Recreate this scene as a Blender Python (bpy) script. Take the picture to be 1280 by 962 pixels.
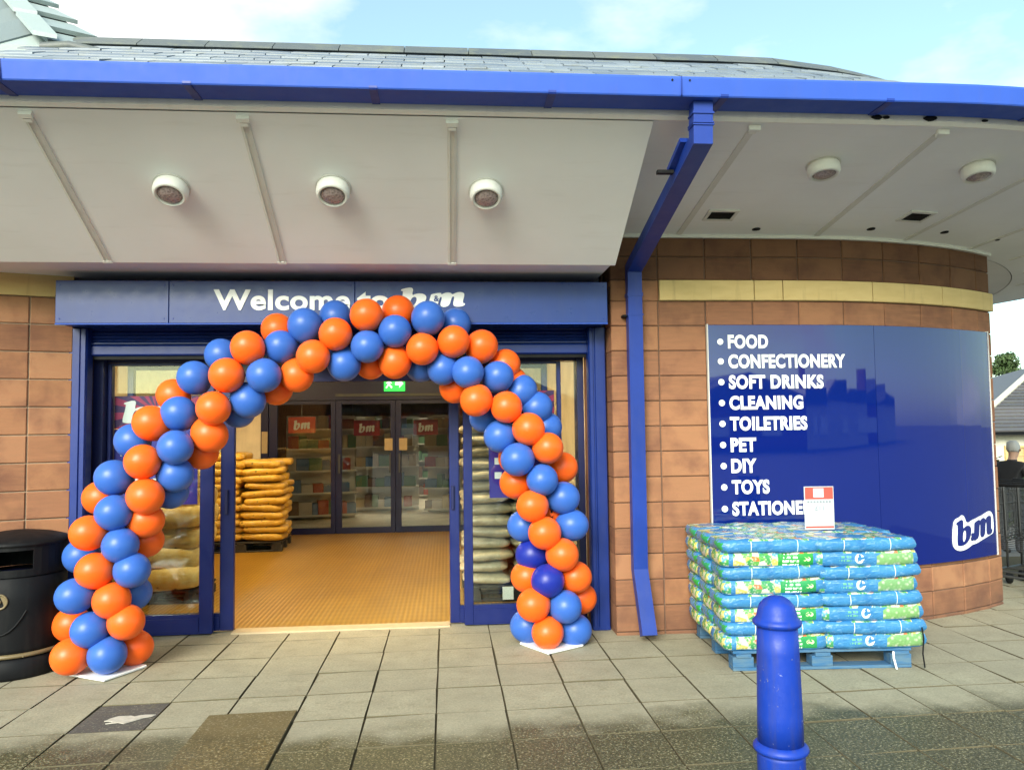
import bpy, bmesh, math, random
from mathutils import Vector, Matrix, noise as mnoise
random.seed(7)
R = math.radians
for o in list(bpy.data.objects): bpy.data.objects.remove(o)
SC = bpy.context.scene
COL = SC.collection

# ---------------------------------------------------------------- camera
cd = bpy.data.cameras.new('camera'); cam = bpy.data.objects.new('camera', cd); COL.objects.link(cam)
cd.sensor_width = 36.0; cd.lens = 967.0/1280*36; cd.clip_start = 0.05; cd.clip_end = 2000
def aim(yaw, pit, roll):
    f = Vector((math.sin(yaw)*math.cos(pit), math.cos(yaw)*math.cos(pit), math.sin(pit)))
    r0 = Vector((math.cos(yaw), -math.sin(yaw), 0)); u0 = r0.cross(f)
    r = math.cos(roll)*r0 + math.sin(roll)*u0; u = -math.sin(roll)*r0 + math.cos(roll)*u0
    return Matrix(((r.x, u.x, -f.x), (r.y, u.y, -f.y), (r.z, u.z, -f.z)))
cam.matrix_world = Matrix.Translation((0, 0, 1.62)) @ aim(R(4.86), R(3.22), R(-.726)).to_4x4()
SC.camera = cam

# ---------------------------------------------------------------- world, sun, exposure
SUN_EL, SUN_AZ = R(28), R(-158)         # veiled sun behind the viewer's left shoulder (azimuth from +Y towards +X)
w = bpy.data.worlds.new('World'); SC.world = w; w.use_nodes = True
nt = w.node_tree; nt.nodes.clear()
out = nt.nodes.new('ShaderNodeOutputWorld')
sky = nt.nodes.new('ShaderNodeTexSky'); sky.sky_type = 'NISHITA'; sky.sun_disc = False
sky.sun_elevation = SUN_EL; sky.sun_rotation = SUN_AZ; sky.air_density = 1.0; sky.dust_density = 1.5; sky.ozone_density = .4
bg1 = nt.nodes.new('ShaderNodeBackground'); bg1.inputs[1].default_value = 0.085
tint = nt.nodes.new('ShaderNodeMix'); tint.data_type = 'RGBA'; tint.blend_type = 'MULTIPLY'; tint.inputs[0].default_value = 1; tint.inputs[7].default_value = (.84, 1.08, .96, 1)
nt.links.new(sky.outputs[0], tint.inputs[6]); nt.links.new(tint.outputs[2], bg1.inputs[0])
bg2 = nt.nodes.new('ShaderNodeBackground'); bg2.inputs[0].default_value = (1.0, .99, .955, 1); bg2.inputs[1].default_value = .40
tc = nt.nodes.new('ShaderNodeTexCoord')
mp = nt.nodes.new('ShaderNodeMapping'); mp.inputs['Scale'].default_value = (-1, 1, 2.2); mp.inputs['Location'].default_value = (1.3, .1, .55)
nt.links.new(tc.outputs['Generated'], mp.inputs[0])
nz = nt.nodes.new('ShaderNodeTexNoise'); nz.inputs['Scale'].default_value = 2.1; nz.inputs['Detail'].default_value = 7; nz.inputs['Roughness'].default_value = .55
nt.links.new(mp.outputs[0], nz.inputs['Vector'])
cr = nt.nodes.new('ShaderNodeValToRGB'); cr.color_ramp.elements[0].position = .50; cr.color_ramp.elements[1].position = .72
cr.color_ramp.elements[0].color = (.12, .12, .12, 1); cr.color_ramp.elements[1].color = (1, 1, 1, 1)
nt.links.new(nz.outputs['Fac'], cr.inputs[0])
ms = nt.nodes.new('ShaderNodeMixShader')
nt.links.new(cr.outputs[0], ms.inputs[0]); nt.links.new(bg1.outputs[0], ms.inputs[1]); nt.links.new(bg2.outputs[0], ms.inputs[2])
nt.links.new(ms.outputs[0], out.inputs[0])
sd = bpy.data.lights.new('sun', 'SUN'); sd.energy = 1.5; sd.angle = R(28); sd.color = (1, .94, .84)
sun = bpy.data.objects.new('sun', sd); COL.objects.link(sun)
sdir = Vector((math.sin(SUN_AZ)*math.cos(SUN_EL), math.cos(SUN_AZ)*math.cos(SUN_EL), math.sin(SUN_EL)))
sun.rotation_euler = sdir.to_track_quat('Z', 'Y').to_euler(); sun.location = (-20, 30, 25)
SC.view_settings.view_transform = 'Standard'; SC.view_settings.look = 'None'; SC.view_settings.gamma = 1
SC.view_settings.exposure = 1.95
SC.cycles.use_denoising = True; SC.cycles.max_bounces = 8; SC.cycles.transparent_max_bounces = 12
SC.cycles.sample_clamp_indirect = 6; SC.cycles.caustics_reflective = False; SC.cycles.caustics_refractive = False

# ---------------------------------------------------------------- helpers: nodes
class G:
    """small node-graph writer"""
    def __init__(s, name):
        s.m = bpy.data.materials.new(name); s.m.use_nodes = True
        s.t = s.m.node_tree; s.t.nodes.clear()
        s.o = s.t.nodes.new('ShaderNodeOutputMaterial')
        s.tc = s.t.nodes.new('ShaderNodeTexCoord')
    def put(s, sock, v):
        if isinstance(v, bpy.types.NodeSocket): s.t.links.new(v, sock)
        elif v is not None:
            try: sock.default_value = v
            except Exception: sock.default_value = (v[0], v[1], v[2], 1)
    @property
    def obj(s): return s.tc.outputs['Object']
    @property
    def pos(s):
        g = s.t.nodes.new('ShaderNodeNewGeometry'); return g.outputs['Position']
    @property
    def rnd(s): return s.t.nodes.new('ShaderNodeObjectInfo').outputs['Random']
    def xyz(s, v):
        n = s.t.nodes.new('ShaderNodeSeparateXYZ'); s.put(n.inputs[0], v); return n.outputs
    def map(s, v, scale=(1,1,1), loc=(0,0,0), rot=(0,0,0)):
        n = s.t.nodes.new('ShaderNodeMapping'); s.put(n.inputs[0], v); n.inputs['Scale'].default_value = scale
        n.inputs['Location'].default_value = loc; n.inputs['Rotation'].default_value = rot; return n.outputs[0]
    def math(s, op, a, b=0.0, clamp=False):
        n = s.t.nodes.new('ShaderNodeMath'); n.operation = op; n.use_clamp = clamp
        s.put(n.inputs[0], a); s.put(n.inputs[1], b); return n.outputs[0]
    def noise(s, v, scale, detail=4, rough=.55, dist=0, col=False):
        n = s.t.nodes.new('ShaderNodeTexNoise'); s.put(n.inputs['Vector'], v); n.inputs['Scale'].default_value = scale
        n.inputs['Detail'].default_value = detail; n.inputs['Roughness'].default_value = rough; n.inputs['Distortion'].default_value = dist
        return n.outputs['Color' if col else 'Fac']
    def voro(s, v, scale, feature='F1', out='Distance', rand=1):
        n = s.t.nodes.new('ShaderNodeTexVoronoi'); n.feature = feature; s.put(n.inputs['Vector'], v)
        n.inputs['Scale'].default_value = scale; n.inputs['Randomness'].default_value = rand; return n.outputs[out]
    def wave(s, v, scale, axis='X', dist=0, detail=1, prof='SIN'):
        n = s.t.nodes.new('ShaderNodeTexWave'); s.put(n.inputs['Vector'], v); n.bands_direction = axis; n.wave_profile = prof
        n.inputs['Scale'].default_value = scale; n.inputs['Distortion'].default_value = dist; n.inputs['Detail'].default_value = detail
        return n.outputs['Fac']
    def ramp(s, f, stops, interp='LINEAR'):
        n = s.t.nodes.new('ShaderNodeValToRGB'); s.put(n.inputs[0], f); e = n.color_ramp.elements; n.color_ramp.interpolation = interp
        while len(e) < len(stops): e.new(.5)
        for k, (p, c) in enumerate(stops):
            e[k].position = p; e[k].color = (c, c, c, 1) if isinstance(c, (int, float)) else (c[0], c[1], c[2], 1)
        return n.outputs[0]
    def mix(s, f, a, b, mode='MIX'):
        n = s.t.nodes.new('ShaderNodeMix'); n.data_type = 'RGBA'; n.blend_type = mode
        s.put(n.inputs[0], f); s.put(n.inputs[6], a if isinstance(a, bpy.types.NodeSocket) else (*a, 1)); s.put(n.inputs[7], b if isinstance(b, bpy.types.NodeSocket) else (*b, 1))
        return n.outputs[2]
    def bump(s, h, strength=.3, dist=.01):
        n = s.t.nodes.new('ShaderNodeBump'); s.put(n.inputs['Height'], h); n.inputs['Strength'].default_value = strength
        n.inputs['Distance'].default_value = dist; return n.outputs[0]
    def bsdf(s, color, rough=.6, metal=0., spec=.5, normal=None, coat=0., emit=None, estr=0., coatr=.03):
        n = s.t.nodes.new('ShaderNodeBsdfPrincipled')
        s.put(n.inputs['Base Color'], color if isinstance(color, bpy.types.NodeSocket) else (*color, 1))
        s.put(n.inputs['Roughness'], rough); s.put(n.inputs['Metallic'], metal); s.put(n.inputs['Specular IOR Level'], spec)
        if normal is not None: s.put(n.inputs['Normal'], normal)
        s.put(n.inputs['Coat Weight'], coat); n.inputs['Coat Roughness'].default_value = coatr
        if emit is not None:
            s.put(n.inputs['Emission Color'], emit if isinstance(emit, bpy.types.NodeSocket) else (*emit, 1)); s.put(n.inputs['Emission Strength'], estr)
        s.t.links.new(n.outputs[0], s.o.inputs[0]); return s.m
    def range(s, v, lo, hi):   # 1 where lo < v < hi
        return s.math('MULTIPLY', s.math('GREATER_THAN', v, lo), s.math('LESS_THAN', v, hi))
def sc3(c, k): return tuple(x*k for x in c)

def painted(name, c, rough=.35, var=.12, dirt=.25, spec=.5, coat=0., scale=3., bump=.05):
    g = G(name); p = g.pos
    n1 = g.noise(p, scale, 5); n2 = g.noise(g.map(p, (6, 6, .7)), 3, 5)
    col = g.mix(g.ramp(n1, [(.3, 0), (.7, 1)]), sc3(c, 1-var), sc3(c, 1+var))
    col = g.mix(g.math('MULTIPLY', g.ramp(n2, [(.52, 0), (.78, 1)]), dirt), col, (.13, .12, .1))
    rg = g.ramp(g.noise(p, 14, 4), [(.3, max(.02, rough-.04)), (.7, min(1, rough+.07))])
    return g.bsdf(col, rg, spec=spec, coat=coat, normal=g.bump(g.noise(p, 40, 3), bump, .004))
M = {}
M['navy'] = painted('navy_paint', (.006, .024, .17), .36, dirt=.05, spec=.4)
M['gutter'] = painted('gutter_blue_paint', (.032, .09, .44), .55, dirt=.10, spec=.25, var=.06, bump=.02)
M['pipe'] = painted('downpipe_blue_paint', (.008, .034, .24), .4, dirt=.08, spec=.35)
M['sign'] = painted('sign_blue_panel', (.010, .036, .20), .3, var=.08, dirt=.06, spec=.4)
M['dnavy'] = painted('dark_navy_frame', (.007, .011, .07), .35, dirt=.06)
M['doorblue'] = painted('door_frame_blue', (.004, .012, .105), .36, dirt=.03, spec=.4)
M['black'] = painted('black_plastic', (.006, .0065, .008), .55, dirt=.06, spec=.16)
M['white'] = painted('white_paint', (.78, .78, .74), .5, var=.05, dirt=.12)
M['cover'] = painted('cover_strip_paint', (.66, .65, .61), .5, var=.04, dirt=.1)
M['brick_dark'] = None
M['dark'] = painted('shutter_shadow_metal', (.006, .012, .09), .4)
g = G('bollard_blue_paint'); p = g.obj; n_ = g.noise(p, 34, 6, .7); z_ = g.xyz(p)[2]
c = g.mix(g.noise(p, 5, 5), (.005, .032, .28), (.007, .042, .37))
c = g.mix(g.math('MULTIPLY', g.ramp(g.noise(g.map(p, (9, 9, 1.2)), 3, 6), [(.52, 0), (.75, 1)]), .35), c, (.06, .06, .09))
c = g.mix(g.ramp(n_, [(.665, 0), (.69, .8)]), c, (.16, .15, .15))
c = g.mix(g.ramp(g.noise(p, 60, 3), [(.70, 0), (.72, .5)]), c, (.3, .33, .5))
M['bollard'] = g.bsdf(c, g.ramp(n_, [(.35, .38), (.7, .6)]), spec=.35, normal=g.bump(g.noise(p, 26, 5), .22, .004))
M['fascia'] = painted('fascia_white', (.90, .89, .86), .5, var=.03, dirt=.08)
M['letter'] = painted('white_vinyl_letter', (.85, .87, .87), .4, var=.02, dirt=.03)
M['gold'] = painted('dull_gold', (.16, .12, .06), .35, dirt=.1)
M['interior'] = painted('warm_interior_wall', (.80, .74, .60), .8, dirt=.1)
M['chrome'] = None
g = G('trolley_metal'); M['chrome'] = g.bsdf((.10, .105, .11), .45, .7)
# soffit board: off-white, faint stains
g = G('soffit_board'); p = g.pos
c1 = g.mix(g.ramp(g.noise(p, 1.3, 5), [(.35, 0), (.7, 1)]), (.86, .87, .875), (.80, .805, .805))
c1 = g.mix(g.math('MULTIPLY', g.ramp(g.noise(g.map(p, (1.2, 9, 1)), 2, 5), [(.58, 0), (.8, 1)]), .16), c1, (.5, .47, .42))
M['soffit'] = g.bsdf(c1, .65, normal=g.bump(g.noise(p, 60, 2), .05, .003))
# brickwork: split sandstone-coloured block
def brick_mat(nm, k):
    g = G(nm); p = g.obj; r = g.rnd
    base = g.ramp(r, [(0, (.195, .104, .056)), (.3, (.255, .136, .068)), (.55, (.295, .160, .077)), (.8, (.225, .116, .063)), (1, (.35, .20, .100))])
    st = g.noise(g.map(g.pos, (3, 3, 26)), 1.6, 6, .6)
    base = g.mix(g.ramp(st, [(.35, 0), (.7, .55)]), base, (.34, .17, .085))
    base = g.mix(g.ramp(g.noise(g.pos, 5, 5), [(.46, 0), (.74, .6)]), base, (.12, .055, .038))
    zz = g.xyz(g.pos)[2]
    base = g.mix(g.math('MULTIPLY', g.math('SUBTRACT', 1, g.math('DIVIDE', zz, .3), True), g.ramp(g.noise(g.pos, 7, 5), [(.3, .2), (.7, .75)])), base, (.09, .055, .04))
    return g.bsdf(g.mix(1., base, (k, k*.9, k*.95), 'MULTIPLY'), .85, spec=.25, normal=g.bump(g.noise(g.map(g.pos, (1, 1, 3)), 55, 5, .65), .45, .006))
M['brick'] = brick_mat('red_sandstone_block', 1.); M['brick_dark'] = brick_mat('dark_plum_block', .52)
g = G('mortar'); M['mortar'] = g.bsdf(g.mix(g.noise(g.pos, 30, 4), (.24, .18, .13), (.36, .28, .2)), .9, spec=.2)
g = G('mortar_dark'); M['mortar_dark'] = g.bsdf(g.mix(g.noise(g.pos, 30, 4), (.10, .065, .05), (.18, .12, .09)), .9, spec=.2)
g = G('buff_stone'); p = g.pos
base = g.mix(g.noise(g.map(p, (1, 1, 4)), 5, 6), (.66, .50, .235), (.50, .35, .14))
base = g.mix(g.ramp(g.noise(g.map(p, (8, 8, .8)), 2.5, 5), [(.58, 0), (.85, .55)]), base, (.24, .15, .07))
M['stone'] = g.bsdf(base, .8, spec=.3, normal=g.bump(g.noise(p, 70, 4), .25, .004))
# paving slab: pale and dry under the canopy, wet, dark and speckled beyond the drip line
def slab_mat(name, dry, wet, wetdark, spec_amt=1.):
    g = G(name); p = g.pos; x, y, z = g.xyz(p); r = g.rnd
    edge = g.math('ADD', y, g.math('MULTIPLY', g.math('SUBTRACT', g.noise(p, 2.2, 6, .65), .5), .85))
    edge = g.math('ADD', edge, g.math('MULTIPLY', g.math('SUBTRACT', r, .5), .16))
    edge = g.math('SUBTRACT', edge, g.math('MULTIPLY', x, .02))
    m = g.ramp(g.math('MULTIPLY', g.math('SUBTRACT', edge, 4.08), 1.6), [(.15, 1), (.62, 0)])   # 1 = wet
    fine = g.noise(p, 62, 4, .75); fine2 = g.noise(p, 78, 2, .6); blot = g.noise(p, 4.5, 6, .6)
    d = g.mix(g.ramp(blot, [(.3, 0), (.72, 1)]), dry, sc3(dry, .74))
    d = g.mix(g.math('MULTIPLY', g.ramp(fine, [(.44, 0), (.66, 1)]), .6), d, sc3(dry, .5))
    d = g.mix(g.math('MULTIPLY', g.ramp(fine2, [(.58, 0), (.70, 1)]), .35), d, (.55, .5, .36))
    d = g.mix(g.ramp(g.noise(p, 11, 6, .7), [(.56, 0), (.70, .45)]), d, (.15, .125, .07))
    d = g.mix(g.ramp(r, [(0, 0), (1, .28)]), d, sc3(dry, .68))
    d = g.mix(g.math('MULTIPLY', g.ramp(g.noise(g.map(p, (1, 5, 1)), 3.4, 5), [(.58, 0), (.8, 1)]), .4), d, (.17, .13, .07))
    wv = g.mix(g.ramp(fine, [(.38, 0), (.62, 1)]), wetdark, wet)
    wv = g.mix(g.math('MULTIPLY', g.ramp(fine2, [(.56, 0), (.64, 1)]), .62*spec_amt), wv, (.44, .40, .25))
    wv = g.mix(g.ramp(blot, [(.40, 0), (.75, .55)]), wv, (.045, .046, .026))
    col = g.mix(m, d, wv)
    rough = g.mix(m, (.85,)*3, (.5,)*3)
    h = g.math('ADD', g.math('MULTIPLY', fine, .7), g.math('MULTIPLY', fine2, .5))
    return g.bsdf(col, rough, spec=.35, normal=g.bump(h, .55, .004))
M['slab'] = slab_mat('paving_concrete', (.37, .342, .242), (.115, .105, .052), (.034, .034, .017))
M['slab_dark'] = slab_mat('dark_replacement_slab', (.105, .095, .085), (.085, .08, .07), (.05, .047, .04), .3)
M['slab_brown'] = slab_mat('brown_tarmac_patch', (.165, .125, .055), (.15, .11, .042), (.045, .036, .015))
g = G('joint_dirt'); M['joint'] = g.bsdf(g.mix(g.noise(g.pos, 25, 4), (.07, .06, .038), (.15, .13, .08)), .95, spec=.1)
g = G('asphalt'); p = g.pos
M['asphalt'] = g.bsdf(g.mix(g.noise(p, 60, 4), (.11, .11, .105), (.19, .185, .175)), .85, spec=.3, normal=g.bump(g.noise(p, 80, 3), .4, .006))
# roof slate
def slate_mat(name, a, b, moss=.5):
    g = G(name); r = g.rnd
    c = g.mix(r, a, b); c = g.mix(g.ramp(g.noise(g.pos, 9, 5), [(.5, 0), (.75, moss)]), c, (.16, .17, .12))
    return g.bsdf(c, .5, spec=.5, normal=g.bump(g.noise(g.pos, 50, 4), .3, .005))
M['slate'] = slate_mat('roof_slate', (.11, .14, .185), (.20, .235, .275))
M['ridge'] = slate_mat('ridge_tile_clay', (.075, .09, .10), (.12, .13, .125), .7)
M['paleroof'] = slate_mat('pale_roof_slate', (.25, .31, .315), (.32, .375, .37), .08)
M['rib'] = slate_mat('lead_roll', (.14, .18, .20), (.20, .24, .25), .1)
M['houseroof'] = slate_mat('house_roof_tile', (.075, .075, .085), (.13, .12, .125))
# balloons
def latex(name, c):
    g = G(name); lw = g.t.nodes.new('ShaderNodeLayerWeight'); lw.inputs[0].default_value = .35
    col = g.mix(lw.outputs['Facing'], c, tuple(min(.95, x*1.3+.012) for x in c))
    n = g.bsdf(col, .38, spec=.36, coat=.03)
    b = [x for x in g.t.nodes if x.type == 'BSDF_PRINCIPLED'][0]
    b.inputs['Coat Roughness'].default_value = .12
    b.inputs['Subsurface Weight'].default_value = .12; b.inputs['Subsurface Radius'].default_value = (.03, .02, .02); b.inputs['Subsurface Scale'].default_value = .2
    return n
M['O'] = latex('orange_latex', (.88, .112, .008)); M['B'] = latex('blue_latex', (.032, .112, .43)); M['N'] = latex('dark_blue_latex', (.008, .02, .26))
g = G('white_plastic'); M['wplastic'] = g.bsdf((.85, .86, .88), .35)
# glass: clear sheet with mirror reflection by angle
def glass(name, tint=(.93, .96, .95), k=1.):
    g = G(name)
    t = g.t.nodes.new('ShaderNodeBsdfTransparent'); t.inputs[0].default_value = (*tint, 1)
    gl = g.t.nodes.new('ShaderNodeBsdfGlossy'); gl.inputs['Roughness'].default_value = .01
    fr = g.t.nodes.new('ShaderNodeFresnel'); fr.inputs[0].default_value = 1.5
    mxs = g.t.nodes.new('ShaderNodeMixShader'); g.t.links.new(g.math('MULTIPLY', fr.outputs[0], 1.7*k, True), mxs.inputs[0])
    g.t.links.new(t.outputs[0], mxs.inputs[1]); g.t.links.new(gl.outputs[0], mxs.inputs[2]); g.t.links.new(mxs.outputs[0], g.o.inputs[0])
    return g.m
M['glass'] = glass('clear_glass', k=.55); M['inglass'] = glass('grey_tinted_glass', (.9, .92, .9), .8)
def glow(name, c, s):
    g = G(name); return g.bsdf(c if s < 1 else (.8, .8, .78), .5, emit=c, estr=s)
M['lamp'] = glow('warm_lamp_diffuser', (1, .74, .38), 15.)
M['shoplamp'] = glow('shop_lamp_diffuser', (1, .86, .62), 14.)

# ---------------------------------------------------------------- helpers: objects
def link(o, parent=None):
    COL.objects.link(o)
    if parent is not None:
        o.parent = parent
        if parent.name in WORLD:
            o.matrix_parent_inverse = Matrix.Translation(-WORLD[parent.name]); WORLD[o.name] = Vector((0, 0, 0))
    return o
def tag(o, label=None, cat=None, group=None, kind=None):
    if label: o['label'] = label
    if cat: o['category'] = cat
    if group: o['group'] = group
    if kind: o['kind'] = kind
    return o
WORLD = {}      # things whose parts are written in world coordinates: name -> base point
def thing(name, label, cat, loc=(0, 0, 0), rz=0., group=None, world=False):
    o = bpy.data.objects.new(name, None); o.empty_display_size = .1; link(o); o.location = loc; o.rotation_euler = (0, 0, rz)
    if world: WORLD[o.name] = Vector(loc)
    return tag(o, label, cat, group)
def part(name, mesh, parent=None, loc=(0, 0, 0), rot=(0, 0, 0), label=None):
    o = bpy.data.objects.new(name, mesh); link(o, parent); o.location = loc; o.rotation_euler = rot
    if label: o['label'] = label
    return o
def sub(name, parent, loc=(0, 0, 0)):
    o = bpy.data.objects.new(name, None); o.empty_display_size = .05; link(o, parent); o.location = loc; return o
class MB:
    def __init__(s): s.v = []; s.f = []; s.mi = []; s.sm = []
    def add(s, vs, fs, mi=0, smooth=False):
        b = len(s.v); s.v += [tuple(v) for v in vs]
        for f in fs: s.f.append(tuple(i+b for i in f)); s.mi.append(mi); s.sm.append(smooth)
    def box(s, a, b, ch=0., mi=0):
        (x0, y0, z0), (x1, y1, z1) = a, b
        if x0 > x1: x0, x1 = x1, x0
        if y0 > y1: y0, y1 = y1, y0
        if z0 > z1: z0, z1 = z1, z0
        if ch <= 0:
            s.add([(x0,y0,z0),(x1,y0,z0),(x1,y1,z0),(x0,y1,z0),(x0,y0,z1),(x1,y0,z1),(x1,y1,z1),(x0,y1,z1)],
                  [(0,3,2,1),(4,5,6,7),(0,1,5,4),(1,2,6,5),(2,3,7,6),(3,0,4,7)], mi); return s
        bm = bmesh.new(); bmesh.ops.create_cube(bm, size=1)
        for v in bm.verts: v.co = Vector(((x0+x1)/2+v.co.x*(x1-x0), (y0+y1)/2+v.co.y*(y1-y0), (z0+z1)/2+v.co.z*(z1-z0)))
        bmesh.ops.bevel(bm, geom=bm.edges[:], offset=ch, segments=1, affect='EDGES')
        s.frombm(bm, mi); return s
    def frombm(s, bm, mi=0, smooth=False, mat=None):
        bm.verts.index_update()
        s.add([(mat @ v.co) if mat else v.co.copy() for v in bm.verts], [[v.index for v in f.verts] for f in bm.faces], mi, smooth); bm.free(); return s
    def lathe(s, prof, c=(0, 0, 0), n=32, mi=0, axis=None, smooth=True):
        vs = []; fs = []; m = len(prof)
        q = Vector((0, 0, 1)).rotation_difference(Vector(axis)).to_matrix() if axis else Matrix.Identity(3)
        for i in range(n):
            a = 2*math.pi*i/n
            for (r, z) in prof: vs.append(Vector(c) + q @ Vector((r*math.cos(a), r*math.sin(a), z)))
        for i in range(n):
            j = (i+1) % n
            for k in range(m-1): fs.append((i*m+k, j*m+k, j*m+k+1, i*m+k+1))
        s.add(vs, fs, mi, smooth)
        for k, rev in ((0, True), (m-1, False)):
            if prof[k][0] > 1e-5:
                ring = [i*m+k for i in range(n)]; b = len(s.v)-n*m
                s.f.append(tuple(b+i for i in (ring[::-1] if rev else ring))); s.mi.append(mi); s.sm.append(False)
        return s
    def tube(s, pts, r, n=8, mi=0, caps=True):
        pts = [Vector(p) for p in pts]; vs = []; fs = []; prev = None
        for i, p in enumerate(pts):
            d = (pts[min(i+1, len(pts)-1)] - pts[max(i-1, 0)]).normalized()
            if prev is None: prev = d.orthogonal().normalized()
            a = (prev - d*prev.dot(d)); a = a.normalized() if a.length > 1e-6 else d.orthogonal().normalized(); prev = a; b = d.cross(a)
            for k in range(n):
                t = 2*math.pi*k/n; vs.append(p + r*(math.cos(t)*a + math.sin(t)*b))
        for i in range(len(pts)-1):
            for k in range(n): fs.append((i*n+k, i*n+(k+1) % n, (i+1)*n+(k+1) % n, (i+1)*n+k))
        s.add(vs, fs, mi, True)
        if caps: s.add(vs[:n][::-1] + vs[-n:], [tuple(range(n)), tuple(range(n, 2*n))], mi)
        return s
    def rtube(s, pts, w, d, mi=0):   # rectangular duct: w along X, d across
        pts = [Vector(p) for p in pts]; vs = []; X = Vector((1, 0, 0)); N_ = len(pts)
        for i, p in enumerate(pts):
            d0 = (p - pts[i-1]).normalized() if i else (pts[1]-p).normalized()
            d1 = (pts[i+1]-p).normalized() if i < N_-1 else d0
            t = (d0+d1).normalized(); nrm = t.cross(X).normalized(); k = 1/max(.35, t.dot(d0))
            for a, b in ((-1, -1), (1, -1), (1, 1), (-1, 1)): vs.append(p + X*a*w/2 + nrm*b*d/2*k)
        fs = [(0, 1, 2, 3), tuple(4*(N_-1)+i for i in (3, 2, 1, 0))]
        for i in range(N_-1):
            for k in range(4): fs.append((i*4+k, (i+1)*4+k, (i+1)*4+(k+1) % 4, i*4+(k+1) % 4))
        s.add(vs, fs, mi); return s
    def prism(s, poly, f, mi=0):     # poly of 2D points, f(u, v, k) -> 3D for k = 0 (front) and 1 (back)
        n = len(poly); vs = [f(u, v, 0) for u, v in poly] + [f(u, v, 1) for u, v in poly]
        s.add(vs, [tuple(range(n)), tuple(range(2*n-1, n-1, -1))] + [(i, n+i, n+(i+1) % n, (i+1) % n) for i in range(n)], mi); return s
    def mesh(s, name, mats):
        me = bpy.data.meshes.new(name); me.from_pydata(s.v, [], s.f)
        if not isinstance(mats, (list, tuple)): mats = [mats]
        for m in mats: me.materials.append(m)
        me.polygons.foreach_set('material_index', s.mi); me.polygons.foreach_set('use_smooth', s.sm)
        bm = bmesh.new(); bm.from_mesh(me); bmesh.ops.recalc_face_normals(bm, faces=bm.faces[:]); bm.to_mesh(me); bm.free()
        me.update(); return me
    def build(s, name, mats, parent=None, loc=(0, 0, 0), rot=(0, 0, 0), label=None):
        return part(name, s.mesh(name, mats), parent, loc, rot, label)
def box(name, a, b, m, parent=None, ch=0., label=None): return MB().box(a, b, ch).build(name, m, parent, label=label)
def block_mesh(name, wd, ht, dp, m, ch=.007):
    """face block: origin at lower-left of its face, face towards -Y, chamfered face edges"""
    v = [(0,ch,0),(wd,ch,0),(wd,ch,ht),(0,ch,ht),(ch,0,ch),(wd-ch,0,ch),(wd-ch,0,ht-ch),(ch,0,ht-ch),(0,dp,0),(wd,dp,0),(wd,dp,ht),(0,dp,ht)]
    f = [(4,5,6,7),(0,1,5,4),(1,2,6,5),(2,3,7,6),(3,0,4,7),(0,8,9,1),(1,9,10,2),(2,10,11,3),(3,11,8,0),(8,11,10,9)]
    b = MB(); b.add(v, f); return b.mesh(name, m)
_font_cache = {}
def text_mesh(s, size, bold=0., extrude=.003, shear=0., spacing=1.):
    cu = bpy.data.curves.new('lettering', 'FONT'); cu.body = s; cu.size = size; cu.offset = bold; cu.extrude = extrude; cu.shear = shear
    cu.space_character = spacing; cu.resolution_u = 6
    o = bpy.data.objects.new('lettering', cu); COL.objects.link(o); dg = bpy.context.evaluated_depsgraph_get(); dg.update()
    me = bpy.data.meshes.new_from_object(o.evaluated_get(dg)); bpy.data.objects.remove(o); bpy.data.curves.remove(cu)
    return me
def outline_mesh(loops, offset=0., extrude=.003):
    cu = bpy.data.curves.new('outline', 'CURVE'); cu.dimensions = '2D'; cu.fill_mode = 'BOTH'; cu.extrude = extrude; cu.offset = offset
    for lp in loops:
        sp = cu.splines.new('POLY'); sp.points.add(len(lp)-1); sp.use_cyclic_u = True
        for p, (x, y) in zip(sp.points, lp): p.co = (x, y, 0, 1)
    o = bpy.data.objects.new('outline', cu); COL.objects.link(o); dg = bpy.context.evaluated_depsgraph_get(); dg.update()
    me = bpy.data.meshes.new_from_object(o.evaluated_get(dg)); bpy.data.objects.remove(o); bpy.data.curves.remove(cu)
    return me
def fit(me, x0, x1, z0, z1):
    """scale a flat mesh (x, y, depth z) into the box x0..x1, z0..z1; returns list of (u, v, depth)"""
    xs = [v.co.x for v in me.vertices]; ys = [v.co.y for v in me.vertices]
    ax, bx, ay, by = min(xs), max(xs), min(ys), max(ys)
    for v in me.vertices:
        u = x0 + (v.co.x-ax)/(bx-ax)*(x1-x0); z = z0 + (v.co.y-ay)/(by-ay)*(z1-z0)
        v.co = (u, z, v.co.z)
    return me
def flat_on(me, Y):       # (u, z, depth) -> standing on a plane facing -Y
    for v in me.vertices: v.co = (v.co.x, Y - v.co.z, v.co.y)
    return me
LB = [[(0,.90),(.02,.99),(.36,1.08),(.37,.63),(.46,.71),(.58,.735),(.70,.70),(.79,.60),(.82,.45),(.79,.25),(.70,.09),(.56,0),(.40,-.03),(.24,-.01),(.10,.05),(.10,.88)],
      [(.37,.33),(.38,.48),(.42,.56),(.48,.57),(.53,.50),(.55,.36),(.53,.20),(.47,.11),(.41,.12),(.38,.20)]]
LM = [[(0,.60),(.01,.68),(.29,.74),(.30,.63),(.38,.71),(.48,.74),(.57,.71),(.63,.62),(.72,.71),(.83,.74),(.94,.70),(.99,.60),(.99,.17),(1.08,.15),(1.07,.03),(.94,-.02),(.80,0),(.72,.10),(.71,.46),(.68,.53),(.63,.50),(.63,0),(.35,0),(.35,.46),(.32,.53),(.28,.50),(.28,0),(0,0)]]
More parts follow.
